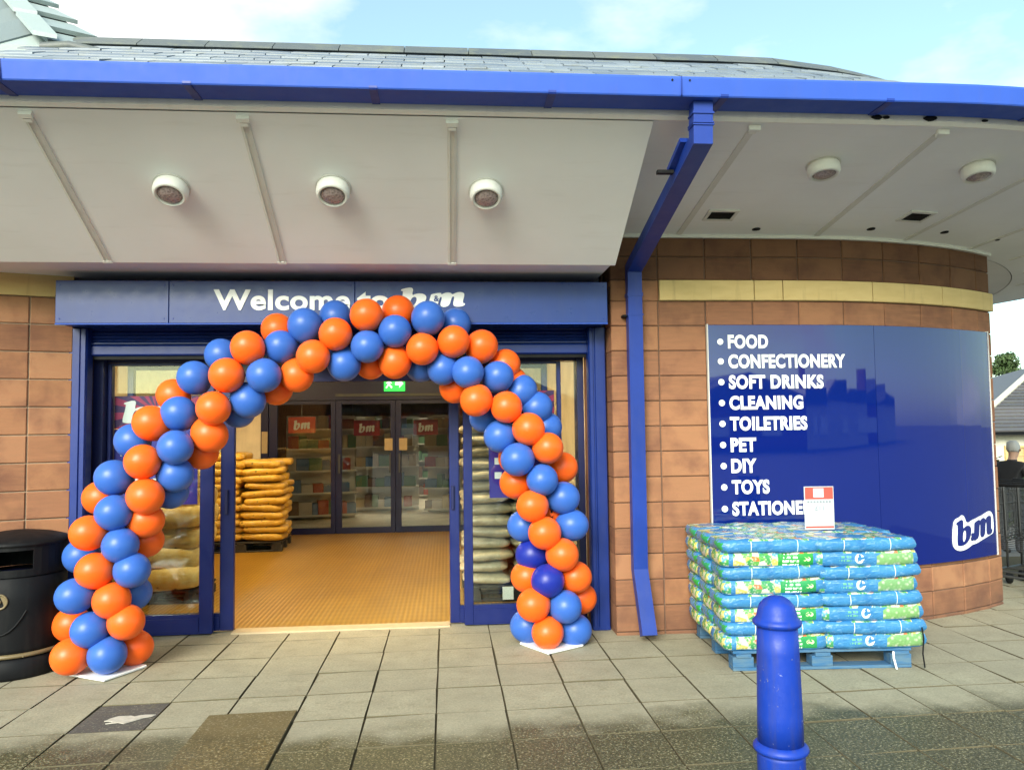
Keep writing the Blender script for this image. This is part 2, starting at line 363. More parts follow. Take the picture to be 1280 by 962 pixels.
def bm_loops(shear=.22, slope=.17):
    def tr(p, dx): x, y = p[0]+dx, p[1]; return (x + shear*y, y + slope*x)
    def soft(l):
        for _ in range(2): l = [q for a, b in zip(l, l[1:]+l[:1]) for q in ((a[0]*.75+b[0]*.25, a[1]*.75+b[1]*.25), (a[0]*.25+b[0]*.75, a[1]*.25+b[1]*.75))]
        return l
    return [soft([tr(p, 0) for p in l]) for l in LB] + [soft([tr(p, .92) for p in l]) for l in LM]

# ================================================================ ground and paving
gb = MB()                                         # one ground sheet out to the horizon; it falls away behind the shop on the right
gx = [-600, -80, -20, -5, 5.5, 8.5, 14, 30, 80, 600]; gy = [-600, -120, -50, -10, 2.2, 7.0, 12, 20, 40, 120, 600]
def gz(x, y): return -.06 - max(0., min(1.6, (y-9)*.16))*(1 if x > 8 else 0)
gv = [(x, y, gz(x, y)) for y in gy for x in gx]; n_ = len(gx)
gb.add(gv, [(j*n_+i, j*n_+i+1, (j+1)*n_+i+1, (j+1)*n_+i) for j in range(len(gy)-1) for i in range(n_-1)])
tag(gb.build('ground', M['asphalt']), kind='structure')
pav = bpy.data.objects.new('pavement', None); link(pav); tag(pav, kind='structure')
pb = MB().box((-4.6, 1.9, -.055), (9.2, 9.0, -.014)); jb = pb.build('joint_bed', M['joint'], pav)
def slab(x0, x1, r0, r1, mat=None, dz=0.):
    """one paving slab with its own slightly uneven corners and a chamfer; rows drift by 3.5 cm per metre"""
    g_ = .0045; rnd = random.uniform
    def Y(r, x): return 4.115 + .43*r + .03*x
    q = [(x0+g_, Y(r0, x0)+g_), (x1-g_, Y(r0, x1)+g_), (x1-g_, Y(r1, x1)-g_), (x0+g_, Y(r1, x0)-g_)]
    q = [(a+rnd(-.003, .003), b+rnd(-.004, .004)) for a, b in q]
    t = [dz+rnd(-.0035, .0035) for _ in q]; c = [(sum(a for a, _ in q)/4), (sum(b for _, b in q)/4)]
    k = .992
    v = [(a, b, -.05) for a, b in q] + [(a, b, tz-.003) for (a, b), tz in zip(q, t)] + [(c[0]+(a-c[0])*k, c[1]+(b-c[1])*k, tz) for (a, b), tz in zip(q, t)]
    f0 = [(8, 9, 10, 11)]; f = [(i, (i+1) % 4, 4+(i+1) % 4, 4+i) for i in range(4)] + [(4+i, 4+(i+1) % 4, 8+(i+1) % 4, 8+i) for i in range(4)]
    b = MB(); b.add(v, f0); b.add(v, f, 1); return b.build('paving_slab', [M[mat or 'slab'], M['joint']], pav)
J0 = -.0714
for k in range(-9, 15):
    x0 = J0+.4*k
    for r in range(-3, 6 if x0 > -2.95 and x0 < 1.1 else 5):
        if (k, r) in ((-5, 1), (-3, 0), (-3, -1), (-6, 99)): continue
        slab(x0, x0+.4, r, r+1)
for k in range(11, 20):
    for r in range(5, 8): slab(J0+.4*k, J0+.4*k+.4, r, r+1)
slab(J0-.4*5, J0-.4*4, 1, 2, 'slab_dark', -.004)['label'] = 'dark grey replacement slab with a pale splash'
slab(J0-.4*3-.1, J0-.4*2, -.72, 1.36, 'slab_brown', .011)['label'] = 'long brown tarmac patch let into the slabs'
sp = MB(); ang = [i*2*math.pi/22 for i in range(22)]
sp.prism([(.105*math.cos(a)*(1+.35*math.sin(3*a+1)+.15*math.sin(7*a)), .055*math.sin(a)*(1+.3*math.sin(4*a)+.12*math.cos(9*a))) for a in ang], lambda u, v, k: (-1.83+u, 4.66+v+u*.25, .0035-.004*k))
g = G('pale_splash'); M['splash'] = g.bsdf(g.mix(g.noise(g.pos, 40, 4), (.62, .58, .5), (.3, .27, .22)), .8)
sp.build('splash', M['splash'], pav, label='whitish splash dried on the dark slab')

# ================================================================ the shop building
shop = thing('shop_building', 'single storey red block shop with deep white soffit, blue gutter and curved right wall', 'shop', (0, 6.3, 0), world=True)
CX, CY = 2.874, 10.0                               # centre of the rounded corner
def ep(s, r, z=0., R0=5.6):                        # straight eave for s < 0, then round the corner
    if s <= 0: return Vector((CX+s, CY-r, z))
    t = s/R0; return Vector((CX+r*math.sin(t), CY-r*math.cos(t), z))
def sweep(s0, s1, prof, ds=.2, R0=5.6, closed=True, mb=None, mi=0, smooth=False):
    mb = mb or MB(); ss = [s0]
    if s0 < 0 < s1: ss.append(0.)
    if s1 > 0:
        a = max(0., s0); n = max(1, int((s1-a)/ds)); ss += [a+(s1-a)*(i+1)/n for i in range(n)]
    elif s1 <= 0: ss.append(s1)
    m = len(prof); vs = [ep(s, r, z, R0) for s in ss for r, z in prof]; fs = []
    for i in range(len(ss)-1):
        for k in range(m if closed else m-1): fs.append((i*m+k, (i+1)*m+k, (i+1)*m+(k+1) % m, i*m+(k+1) % m))
    if closed: fs += [tuple(range(m)), tuple((len(ss)-1)*m+k for k in range(m-1, -1, -1))]
    mb.add(vs, fs, mi, smooth); return mb
# ---- curved right wall of face blocks
WR = CY-6.035; S0 = 1.696-CX
def wp(s, off=0., z=0.):                           # s metres from the first joint, off = metres in front of the face
    u = s+S0; r = WR+off
    if u <= 0: return Vector((CX+u, CY-r, z))
    t = u/WR; return Vector((CX+r*math.sin(t), CY-r*math.cos(t), z))
def wa(s): return max(0., s+S0)/WR
rwall = sub('wall', shop, (0, 0, 0)); rwall['label'] = 'curved right wall of red blocks with a buff stone band'
END = 3.37
sweep(-.39+S0+.02, END+S0-.02, [(WR-.012, 0), (WR-.012, 3.3), (WR-.28, 3.3), (WR-.28, 0)], .13, WR).build('mortar', M['mortar_dark'], rwall)
_bm = {}
def blk(wd, ht, dp=.25, m='brick'):
    key = (round(wd, 3), round(ht, 3), dp, m)
    if key not in _bm: _bm[key] = block_mesh('brick', wd, ht, dp, M[m])
    return _bm[key]
courses = [(.024+.2*k, .2) for k in range(13)] + [(2.794, .19), (2.984, .176)]
courses.insert(0, (-.03, .054))
for z0, h in courses:
    for k in range(-1, 9):
        wd = .39 if k < 8 else END-.39*8
        s = .39*k; j = .004
        # narrow stretch of the first columns only shows the pipe, still separate blocks
        p = wp(s+j, random.uniform(-.002, .003), z0+j*.7)
        ang_ = wa(s+wd/2)
        if k < 3:
            p = wp(s+j, random.uniform(-.002, .003), z0+j*.7)
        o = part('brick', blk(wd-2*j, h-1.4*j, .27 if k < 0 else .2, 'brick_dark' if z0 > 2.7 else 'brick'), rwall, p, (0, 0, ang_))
bd = [(-.39, 0.006), (.006, .79), (.79, 1.03), (1.03, 1.82), (1.82, 2.58), (2.58, END+.015)]
for i, (a, b) in enumerate(bd):
    if i == 0:
        part('brick', blk(.39, .166, .27), rwall, wp(-.386, 0, 2.626)); continue
    mb = MB(); n = 6; pts = [a+.004+(b-a-.008)*q/n for q in range(n+1)]
    vs = []
    for s in pts: vs += [wp(s, .016, 2.628), wp(s, .022, 2.634), wp(s, .022, 2.786), wp(s, .016, 2.792), wp(s, -.15, 2.792), wp(s, -.15, 2.628)]
    fs = [(q*6+k, (q+1)*6+k, (q+1)*6+(k+1) % 6, q*6+(k+1) % 6) for q in range(n) for k in range(6)] + [tuple(range(6)), tuple(n*6+k for k in range(5, -1, -1))]
    mb.add(vs, fs); mb.build('stone_block', M['stone'], rwall)
# ---- left wall, turned 22 degrees
lwall = sub('wall', shop); lwall['label'] = 'angled left wall of red blocks under a buff stone band'
LA = R(20); LC = Vector((-2.862, 6.2, 0)); ld = Vector((-math.cos(LA), -math.sin(LA), 0)); ln = Vector((math.sin(LA), -math.cos(LA), 0))
def lp(s, off=0., z=0.): v = LC + ld*s + ln*off; v.z = z; return v
cols = [(0, .292), (.292, .682), (.682, 1.072), (1.072, 1.462), (1.462, 1.852)]
mb = MB(); mb.prism([(.01, -.012), (1.84, -.012), (1.84, -.25), (.01, -.25)], lambda u, v, k: lp(u, v, -.02+2.9*k)); mb.build('mortar', M['mortar'], lwall)
for k in range(-8, 5):
    z0 = 1.615+.21*k
    for a, b in cols:
        p = lp(b-.004, random.uniform(-.002, .003), z0+.004)
        part('brick', blk(b-a-.008, .202, .22), lwall, p, (0, 0, LA))
for a, b in ((-.0, .93), (.93, 1.86)):
    mb = MB(); mb.prism([(a+.003, .02), (b-.003, .02), (b-.003, -.2), (a+.003, -.2)], lambda u, v, k: lp(u, v, 2.668+.172*k)); mb.build('stone_block', M['stone'], lwall)
# ---- soffit: sloping panel over the door, flat ring to the right
sof = sub('soffit', shop)
SX0, SX1 = -5.2, 1.235; fz = lambda y: 3.41 + (y-4.42)*(2.80-3.41)/(5.5-4.42)
mb = MB(); pr = [(4.40, 3.425), (5.5, 2.80), (5.52, 2.80), (5.52, 2.832), (6.6, 2.832), (6.6, 3.43)]
mb.prism(pr, lambda u, v, k: (SX0 if k else SX1, u, v)); mb.build('soffit_panel', M['soffit'], sof, label='sloping white panel over the door')
mb = MB(); sweep(SX1-CX+.002, 11.5, [(5.60, 3.437), (3.90, 3.145), (3.90, 3.22), (5.60, 3.5)], .35, mb=mb); mb.build('soffit_panel', M['soffit'], sof, label='grey-white ring soffit round the corner')
mb = MB(); sweep(2.6, 11.5, [(3.89, 3.146), (1.8, 3.15), (1.8, 3.22), (3.89, 3.22)], .35, mb=mb); mb.build('soffit_panel', M['soffit'], sof)
sweep(-.39+S0, END+S0, [(WR+.03, 3.135), (WR+.03, 3.168), (WR-.02, 3.2), (WR-.02, 3.135)], .13, WR).build('wall_trim', M['cover'], sof)
def strip_left(x):
    ca = Vector((0, 5.5-4.42, 2.80-3.41)).normalized(); nn = Vector((0, ca.z, -ca.y))
    mb = MB()
    def q(u, t, d): v = Vector((x+u, 4.425, 3.409)) + ca*t + nn*d; return v
    L = 1.21
    mb.prism([(-.028, 0), (-.028, .008), (-.012, .012), (-.012, .006), (.012, .006), (.012, .012), (.028, .008), (.028, 0)], lambda u, d, k: q(u, .02+L*k, d))
    mb.build('cover_strip', M['cover'], sof)
    for t0, t1, wd, d in ((-.012, .016, .036, .03), (.022, .045, .022, .028), (L+.005, L+.022, .03, .012)):
        m2 = MB(); vs = [q(a, t, dd) for dd in (0, d) for t in (t0, t1) for a in (-wd, wd)]
        m2.add(vs, [(0, 1, 3, 2), (4, 6, 7, 5), (0, 4, 5, 1), (2, 3, 7, 6), (0, 2, 6, 4), (1, 5, 7, 3)]); m2.build('end_bracket', M['white'], sof)
for x in (-4.69, -3.505, -2.318, -1.14, .046): strip_left(x)
def strip_right(t, x=None):
    mb = MB()
    def q(u, r, d):
        z = 3.437+(5.60-r)*(3.145-3.437)/1.70 - d
        if x is not None: return Vector((x+u, CY-r, z))
        return Vector((CX+r*math.sin(t)+u*math.cos(t), CY-r*math.cos(t)+u*math.sin(t), z))
    mb.prism([(-.022, -.004), (-.022, .007), (.022, .007), (.022, -.004)], lambda u, d, k: q(u, 5.5-1.5*k, d)); mb.build('cover_strip', M['cover'], sof)
    for r0, r1, wd, d in ((5.565, 5.54, .036, .03), (5.53, 5.51, .022, .026)):
        m2 = MB(); vs = [q(a, r, dd) for dd in (-.003, d) for r in (r0, r1) for a in (-wd, wd)]
        m2.add(vs, [(0, 1, 3, 2), (4, 6, 7, 5), (0, 4, 5, 1), (2, 3, 7, 6), (0, 2, 6, 4), (1, 5, 7, 3)]); m2.build('end_bracket', M['white'], sof)
strip_right(0, 1.87)
for i in range(6): strip_right(.036+i*.211)
def sz(x, y):
    r = (CY-y) if x < CX else math.hypot(x-CX, y-CY)
    return 3.437+(5.60-r)*(3.145-3.437)/1.70
for (x, y, a) in ((2.09, 5.645, 0.), (3.66, 5.66, .17)):
    vb = MB(); dx, dy = .105, .075
    for sx, sy, wx, wy in ((0, -dy, dx+.014, .012), (0, dy, dx+.014, .012), (-dx, 0, .012, dy-.012), (dx, 0, .012, dy-.012)):
        c_ = Vector((sx*math.cos(a)-sy*math.sin(a), sx*math.sin(a)+sy*math.cos(a)))
        cs = [(u*wx*math.cos(a)-v*wy*math.sin(a), u*wx*math.sin(a)+v*wy*math.cos(a)) for u, v in ((-1, -1), (1, -1), (1, 1), (-1, 1))]
        vb.prism(cs, lambda u, v, k: (x+c_.x+u, y+c_.y+v, sz(x+c_.x+u, y+c_.y+v)-.012+.02*k))
    fr = vb.build('vent', M['cover'], sof)
    lb = MB()
    for i in range(6):
        yy = -dy+.02+i*.022
        cs = [(u, v) for u, v in ((-dx+.008, yy), (dx-.008, yy), (dx-.008, yy+.014), (-dx+.008, yy+.014))]
        cs = [(u*math.cos(a)-v*math.sin(a), u*math.sin(a)+v*math.cos(a)) for u, v in cs]
        lb.prism(cs, lambda u, v, k: (x+u, y+v, sz(x+u, y+v)-.008+.007*k))
    lb.build('vent_louvre', M['black'], sof)
for (x, y) in ((2.47, 5.90), (3.42, 5.89), (4.118, 6.0), (4.749, 6.24)):
    MB().lathe([(.0, -.006), (.03, -.005), (.034, 0), (.034, .01)], (x, y, sz(x, y)-.001), 12).build('vent', M['black'], sof, label='small round black soffit vent')
# ---- fascia, gutter, downpipe
mb = MB(); sweep(SX0-CX, 11.5, [(5.61, 3.43), (5.635, 3.445), (5.64, 3.55), (5.56, 3.55), (5.56, 3.44)], .2, mb=mb); mb.build('fascia_board', M['fascia'], shop)
gut = sweep(SX0-CX, 11.5, [(5.855, 3.475), (5.85, 3.468), (5.655, 3.472), (5.655, 3.585), (5.67, 3.585), (5.67, 3.49), (5.84, 3.49), (5.84, 3.572), (5.862, 3.578), (5.865, 3.565)], .2).build('gutter', M['gutter'], shop)
for i in range(14):
    s = -7.2+.98*i
    m2 = MB(); sweep(s, s+.045, [(5.858, 3.472), (5.852, 3.464), (5.65, 3.468), (5.65, 3.5), (5.70, 3.5), (5.70, 3.484), (5.858, 3.484)], .02, mb=m2); m2.build('gutter_bracket', M['pipe'], gut)
for s in (-5.32, -5.18, -1.55, 1.2):
    m2 = MB(); sweep(s, s+.006, [(5.868, 3.47), (5.868, 3.575), (5.85, 3.575), (5.85, 3.47)], .01, mb=m2); m2.build('gutter_joint', M['pipe'], gut)
for s, zz in ((-5.25, 3.55), (-5.3, 3.55), (-1.6, 3.555), (-1.5, 3.555)):
    p = ep(s, 5.863, zz); MB().lathe([(.006, 0), (.006, .005)], p, 8, axis=(0, -1, 0)).build('gutter_bolt', M['black'], gut)
for s_, q_ in ((-.28, .022), (-.22, .014), (.06, .026), (.42, .012)):     # dark nest remains stuck under the gutter
    p = ep(s_, 5.642, 3.462); bm = bmesh.new(); bmesh.ops.create_icosphere(bm, subdivisions=2, radius=1)
    for v in bm.verts: v.co = Vector((v.co.x*q_*1.7, v.co.y*.012, v.co.z*q_*.6))*(1+.4*mnoise.noise(v.co*3+Vector((s_*9, 0, 0)))) + p
    MB().frombm(bm, 0, True).build('nest_remnant', M['black'], shop)
dp = MB().rtube([(1.47, 4.24, 3.47), (1.466, 4.245, 3.255), (1.482, 5.96, 2.87), (1.482, 5.965, .52), (1.50, 5.80, .055)], .112, .085).build('downpipe', M['pipe'], shop)
for zc, hh, x, y in ((3.40, .012, 1.469, 4.241), (3.345, .008, 1.468, 4.243), (3.332, .008, 1.468, 4.243), (2.66, .03, 1.482, 5.964), (2.50, .014, 1.482, 5.964)):
    MB().box((x-.062, y-.049, zc-hh/2), (x+.062, y+.049, zc+hh/2)).build('pipe_collar', M['pipe'], dp)
MB().box((1.39, 5.95, 2.488), (1.425, 6.03, 2.503)).build('pipe_bracket', M['black'], dp)
MB().rtube([(1.405, 4.36, 3.30), (1.395, 4.6, 3.20)], .05, .03).build('pipe_bracket', M['pipe'], dp)
MB().box((1.30, 4.56, 3.17), (1.40, 4.60, 3.19)).build('pipe_bracket', M['black'], dp)
# ---- roof: slates laid in courses, ridge tiles, flat roof behind
roof = sub('roof', shop)
def settle(mb):                                     # the roof sinks as it turns the corner
    def f(v):
        s = v[0]-CX if v[0] < CX else 5.6*math.atan2(v[0]-CX, CY-v[1])
        t = max(0., min(1., (s+.7)/1.9)); t2 = max(0., min(1., (s-.6)/4)); k = 1-.24*t*t*(3-2*t)-.3*t2
        return (v[0], v[1], 3.555+(v[2]-3.555)*k if v[2] > 3.555 else v[2])
    mb.v = [f(v) for v in mb.v]; return mb
rz_ = lambda r: 3.56 + (5.80-r)*.598
mb = MB(); sweep(SX0-CX, 9.5, [(5.80, 3.555), (4.60, rz_(4.60)-.012), (4.60, 3.5), (5.80, 3.5)], .3, mb=mb); settle(mb).build('roof_deck', M['slate'], roof)
random.seed(21)
nc = 8; dr = 1.2/nc
for ci in range(nc):
    r0 = 5.83-ci*dr; r1 = r0-dr-.05
    s = -5.6+(.13 if ci % 2 else 0)
    while s < 1.9:
        wd = .26; u0, u1 = s+.004, s+wd-.004; h0 = .014+random.uniform(0, .005); h1 = .006
        a = [ep(u0, r0+random.uniform(-.008, .008), 0), ep(u1, r0+random.uniform(-.008, .008), 0), ep(u1, r1, 0), ep(u0, r1, 0)]
        tz = random.uniform(-.003, .003)
        vs = [Vector((a[0].x, a[0].y, rz_(r0)+h0+tz)), Vector((a[1].x, a[1].y, rz_(r0)+h0-tz)), Vector((a[2].x, a[2].y, rz_(r1)+h1)), Vector((a[3].x, a[3].y, rz_(r1)+h1))]
        vs += [v-Vector((0, 0, .012)) for v in vs]
        m2 = MB(); m2.add(vs, [(0, 1, 2, 3), (4, 7, 6, 5), (0, 4, 5, 1), (1, 5, 6, 2), (2, 6, 7, 3), (3, 7, 4, 0)]); settle(m2).build('slate', M['slate'], roof)
        s += wd
s = -5.4
while s < 4.2:
    m2 = MB(); zt = rz_(4.60)
    sweep(s+.003, s+.447, [(4.70, zt-.03), (4.69, zt-.012), (4.58, zt+.075), (4.50, zt+.085), (4.40, zt+.06), (4.36, zt-.03)], .15, mb=m2, closed=True); settle(m2).build('ridge_tile', M['ridge'], roof)
    s += .45
mb = MB(); sweep(SX0-CX, 9.5, [(4.40, 4.24), (1.0, 4.1), (1.0, 3.3), (4.40, 3.3)], .5, mb=mb); settle(mb).build('flat_roof', M['slate'], roof)
# ---- pale hipped roof rising at the left, lead rolls on its near face
hip = sub('hip_roof', shop)
A_ = Vector((-2.60, 5.2, 4.175)); B_ = Vector((-2.27, 5.35, 4.17)); C_ = Vector((-3.622, 6.25, 5.437)); D_ = Vector((-3.722, 6.15, 5.437)); E_ = Vector((-4.6, 5.05, 4.11)); F_ = Vector((-5.4, 6.1, 5.437))
mb = MB(); dn = Vector((0, .05, -.3))
mb.add([A_, B_, C_, D_, E_, F_, A_+dn, B_+dn, E_+dn, C_+Vector((0, 1, 0)), F_+Vector((0, 1, 0))], [(0, 1, 2, 3), (4, 0, 3, 5), (0, 6, 7, 1), (4, 8, 6, 0), (3, 2, 9, 10, 5), (1, 7, 9, 2)]); mb.build('roof_face', M['paleroof'], hip)
nrm = (B_-A_).cross(D_-A_).normalized(); nrm = nrm if nrm.z > 0 else -nrm
for i in range(7):                                  # stepped courses on the right face
    t0, t1 = i/7, (i+1)/7-.01
    q0, q1 = A_.lerp(D_, t0), B_.lerp(C_, t0); q2, q3 = B_.lerp(C_, t1), A_.lerp(D_, t1); ex = (q1-q0).normalized()*.05
    vs = [q0+nrm*.045, q1+ex+nrm*.045, q2+ex*.3+nrm*.012, q3+nrm*.012]; vs += [v-nrm*.03 for v in vs]
    m2 = MB(); m2.add(vs, [(0, 1, 2, 3), (4, 7, 6, 5), (0, 4, 5, 1), (1, 5, 6, 2), (2, 6, 7, 3), (3, 7, 4, 0)]); m2.build('slate', M['paleroof'], hip)
n2 = (A_-E_).cross(D_-A_).normalized(); n2 = n2 if n2.z > 0 else -n2
dg_ = Vector((-.9, -.58, -.68)).normalized()
for i in range(9):                                  # thick lapped courses running down and left from the hip
    t = .10+i*.10; q = A_.lerp(D_, t); L_ = min(2.2, (q.z-4.14)/.62); wv_ = (D_-A_).normalized()*.115
    vs = [q+n2*.012, q+dg_*L_+n2*.012, q+dg_*L_+wv_+n2*.07, q+wv_+n2*.07]; vs += [v-n2*.03 for v in vs]
    m2 = MB(); m2.add(vs, [(0, 1, 2, 3), (4, 7, 6, 5), (0, 4, 5, 1), (1, 5, 6, 2), (2, 6, 7, 3), (3, 7, 4, 0)]); m2.build('slate', M['rib'], hip)
for i in range(5):
    t0, t1 = i/5, (i+1)/5; w_ = Vector((.07, -.06, .0))
    q0 = A_.lerp(D_, t0); q1 = A_.lerp(D_, t1-.02)
    vs = [q0-Vector((.06, 0, 0))+n2*.10, q0+Vector((.06, 0, 0))+nrm*.075, q1+Vector((.06, 0, 0))+nrm*.065, q1-Vector((.06, 0, 0))+n2*.09]; vs += [v-Vector((0, 0, .03)) for v in vs]
    m2 = MB(); m2.add(vs, [(0, 1, 2, 3), (4, 7, 6, 5), (0, 4, 5, 1), (1, 5, 6, 2), (2, 6, 7, 3), (3, 7, 4, 0)]); m2.build('hip_flashing', M['paleroof'], hip)
mb = MB(); mb.tube([(-2.62, 5.16, 4.14), (-2.45, 5.18, 4.165), (-2.3, 5.22, 4.15), (-2.05, 5.25, 4.10), (-1.75, 5.28, 4.10)], .035, 8); mb.build('valley_lead', M['ridge'], hip)
# ---- rest of the building as plain solid walls and rooms
box('ceiling', (-4.6, 6.75, 2.88), (1.75, 12.7, 3.0), M['interior'], shop)
box('inner_wall', (-4.7, 6.7, -.05), (-4.6, 12.7, 3.3), M['interior'], shop)
box('inner_wall', (1.42, 6.75, -.05), (1.52, 12.7, 3.3), M['interior'], shop)
box('inner_wall', (-4.6, 12.45, 0), (-2.9, 12.6, 2.9), M['interior'], shop)
box('inner_wall', (1.0, 12.45, 0), (1.42, 12.6, 2.9), M['interior'], shop)
box('front_wall', (-4.6, 6.55, 0), (-2.80, 6.70, 3.3), M['mortar_dark'], shop)
box('front_wall', (-2.80, 6.42, 2.27), (1.30, 6.72, 3.4), M['dnavy'], shop)
box('front_wall', (1.30, 6.33, 0), (1.44, 6.74, 3.4), M['mortar_dark'], shop)
box('outer_wall', (-5.2, 6.75, 0), (-4.75, 40, 3.5), M['brick'], shop)
box('outer_wall', (4.3, 9.6, 0), (4.5, 40, 3.5), M['brick'], shop)
mb = MB(); p0 = wp(END-.03, -.1); p1 = Vector((4.3, 9.6, 0)); mb.prism([(p0.x, p0.y), (p1.x, p1.y), (p1.x-.2, p1.y), (p0.x-.2, p0.y)], lambda u, v, k: (u, v, 3.2*k)); mb.build('outer_wall', M['brick'], shop)
box('flat_roof', (-4.75, 8.8, 3.32), (4.3, 40, 3.42), M['slate'], shop)
box('outer_wall', (-4.75, 39.8, 0), (4.3, 40, 3.32), M['interior'], shop)

# ================================================================ shop sign over the door
ws = thing('shop_sign', 'long blue sign over the entrance with white Welcome to lettering', 'sign', (-.8, 5.93, 2.437), world=True)
box('sign_box', (-2.868, 5.945, 2.44), (1.258, 6.32, 2.752), M['sign'], ws)
for a, b in ((-2.872, -2.063), (-2.059, -.692), (-.688, 1.262)):
    box('sign_panel', (a, 5.93, 2.436), (b, 5.944, 2.756), M['sign'], ws, .003)
    for x in (a+.03, b-.03):
        for z in (2.47, 2.722): MB().lathe([(.007, 0), (.005, .004)], (x, 5.931, z), 8, axis=(0, -1, 0)).build('rivet', M['pipe'], ws)
box('drip_lip', (-2.872, 5.926, 2.426), (1.262, 5.95, 2.4355), M['gutter'], ws)
def letters(s, x0, x1, z0, z1, Y, parent, bold=.02, m='letter', **k):
    me = fit(text_mesh(s, 1, bold, .003, **k), x0, x1, z0, z1); flat_on(me, Y); me.materials.append(M[m])
    return part('lettering', me, parent)
letters('Welcome', -1.735, -.725, 2.532, 2.690, 5.926, ws, .030, spacing=1.05)
letters('to', -.672, -.428, 2.532, 2.675, 5.926, ws, .042, spacing=1.04)
me = fit(outline_mesh(bm_loops(.16, .06), 0, .003), -.345, .148, 2.545, 2.708); flat_on(me, 5.926); me.materials.append(M['letter']); part('logo', me, ws)
letters('&', -.09, -.05, 2.60, 2.645, 5.921, ws, .02, 'sign')

# ================================================================ roller shutter
sh = thing('roller_shutter', 'blue roller shutter wound up above the doors with side guide rails', 'shutter', (-.8, 6.25, 0), world=True)
for (x0, x1, sg) in ((-2.905, -2.765, 1), (1.155, 1.30, -1)):
    mb = MB(); W_ = x1-x0
    poly = [(0, 0), (.012, -.02), (W_*.62, -.02), (W_*.66, -.008), (W_*.72, -.008), (W_*.76, -.02), (W_-.01, -.02), (W_, 0), (W_, .09), (0, .09)]
    mb.prism(poly, lambda u, v, k: ((x0+u) if sg > 0 else (x1-u), 6.22+v, .004+2.428*k)); mb.build('guide_rail', M['navy'], sh)
    MB().box((x0+.005, 6.203, .004), (x1-.005, 6.3, .03)).build('guide_foot', M['navy'], sh)
def slat(z0, z1, m, y=6.30, nm='slat'):
    mb = MB(); pr = [(0, z0), (-.012, z0+.012), (-.012, z1-.014), (-.002, z1), (.02, z1), (.02, z0)]
    mb.prism(pr, lambda u, v, k: (-2.76+3.915*k, y+u, v)); return mb.build(nm, M[m], sh)
for i in range(4): slat(2.335+.03*i, 2.362+.03*i, 'navy')
slat(2.318, 2.333, 'navy', 6.285, 'bottom_rail'); slat(2.228, 2.314, 'navy', 6.282, 'bottom_rail')
box('rubber_seal', (-2.755, 6.295, 2.20), (1.15, 6.31, 2.227), M['black'], sh)

# ================================================================ entrance doors: fixed side screens with the two sliding leaves parked behind them
def frame_mb(x0, x1, y0, y1, z0, z1, l, r, t, b, ch=.004):
    mb = MB(); mb.box((x0, y0, z0), (x0+l, y1, z1), ch); mb.box((x1-r, y0, z0), (x1, y1, z1), ch)
    mb.box((x0+l, y0+.003, z0), (x1-r, y1-.003, z0+b)); mb.box((x0+l, y0+.003, z1-t), (x1-r, y1-.003, z1)); return mb
def leaf(name, label, x0, x1, y, z1, l, r, t, b, hand=None, group=None):
    d = thing(name, label, 'door', ((x0+x1)/2, y, 0), world=True, group=group)
    frame_mb(x0, x1, y-.025, y+.025, .012, z1, l, r, t, b).build('frame', M['doorblue'], d)
    box('pane', (x0+l-.005, y-.006, b-.0), (x1-r+.005, y+.006, z1-t+.005), M['glass'], d)
    box('kick_rail', (x0+l+.002, y-.029, .03), (x1-r-.002, y-.022, b-.02), M['doorblue'], d)
    if hand is not None: box('handle', (hand-.012, y-.05, .95), (hand+.012, y-.026, 1.15), M['dnavy'], d, .004)
    return d
leaf('door_screen', 'fixed glazed side screen left of the entrance with the purple starburst poster', -2.72, -1.885, 6.50, 2.185, .03, .105, .02, .155)
leaf('sliding_door', 'open sliding door leaf parked behind the left side screen', -2.60, -1.742, 6.585, 2.185, .05, .11, .05, .14, -1.80)
leaf('door_screen', 'fixed glazed side screen right of the entrance beside the lighter brick', .135, .965, 6.50, 2.185, .075, .035, .02, .16)
leaf('sliding_door', 'open sliding door leaf parked behind the right side screen', .018, .86, 6.585, 2.185, .082, .05, .05, .14, .045)
fr = thing('door_frame', 'dark navy frame round the entrance below the shutter', 'door frame', (-.8, 6.5, 0), world=True)
box('jamb', (-2.797, 6.40, .004), (-2.722, 6.62, 2.262), M['dnavy'], fr); box('jamb', (1.10, 6.45, .004), (1.155, 6.62, 2.262), M['dnavy'], fr)
box('header', (-2.72, 6.46, 2.188), (1.098, 6.62, 2.262), M['dnavy'], fr)
box('pane', (.967, 6.51, .16), (1.098, 6.52, 2.187), M['glass'], fr); box('panel', (.967, 6.49, .012), (1.098, 6.53, .158), M['doorblue'], fr)
box('track_cover', (-1.74, 6.545, 2.03), (.017, 6.62, 2.186), M['dnavy'], fr)
box('jamb_brick', (1.158, 6.34, .004), (1.296, 6.44, 2.262), M['brick'], fr, label='brown block reveal inside the right guide rail')
g = G('pale_threshold'); M['thresh'] = g.bsdf(g.mix(g.noise(g.pos, 20, 4), (.52, .42, .27), (.40, .31, .19)), .6)
tag(box('threshold', (-1.74, 6.475, -.012), (.017, 6.63, .012), M['thresh'], None, .003), 'pale threshold strip between the open doors', 'threshold')
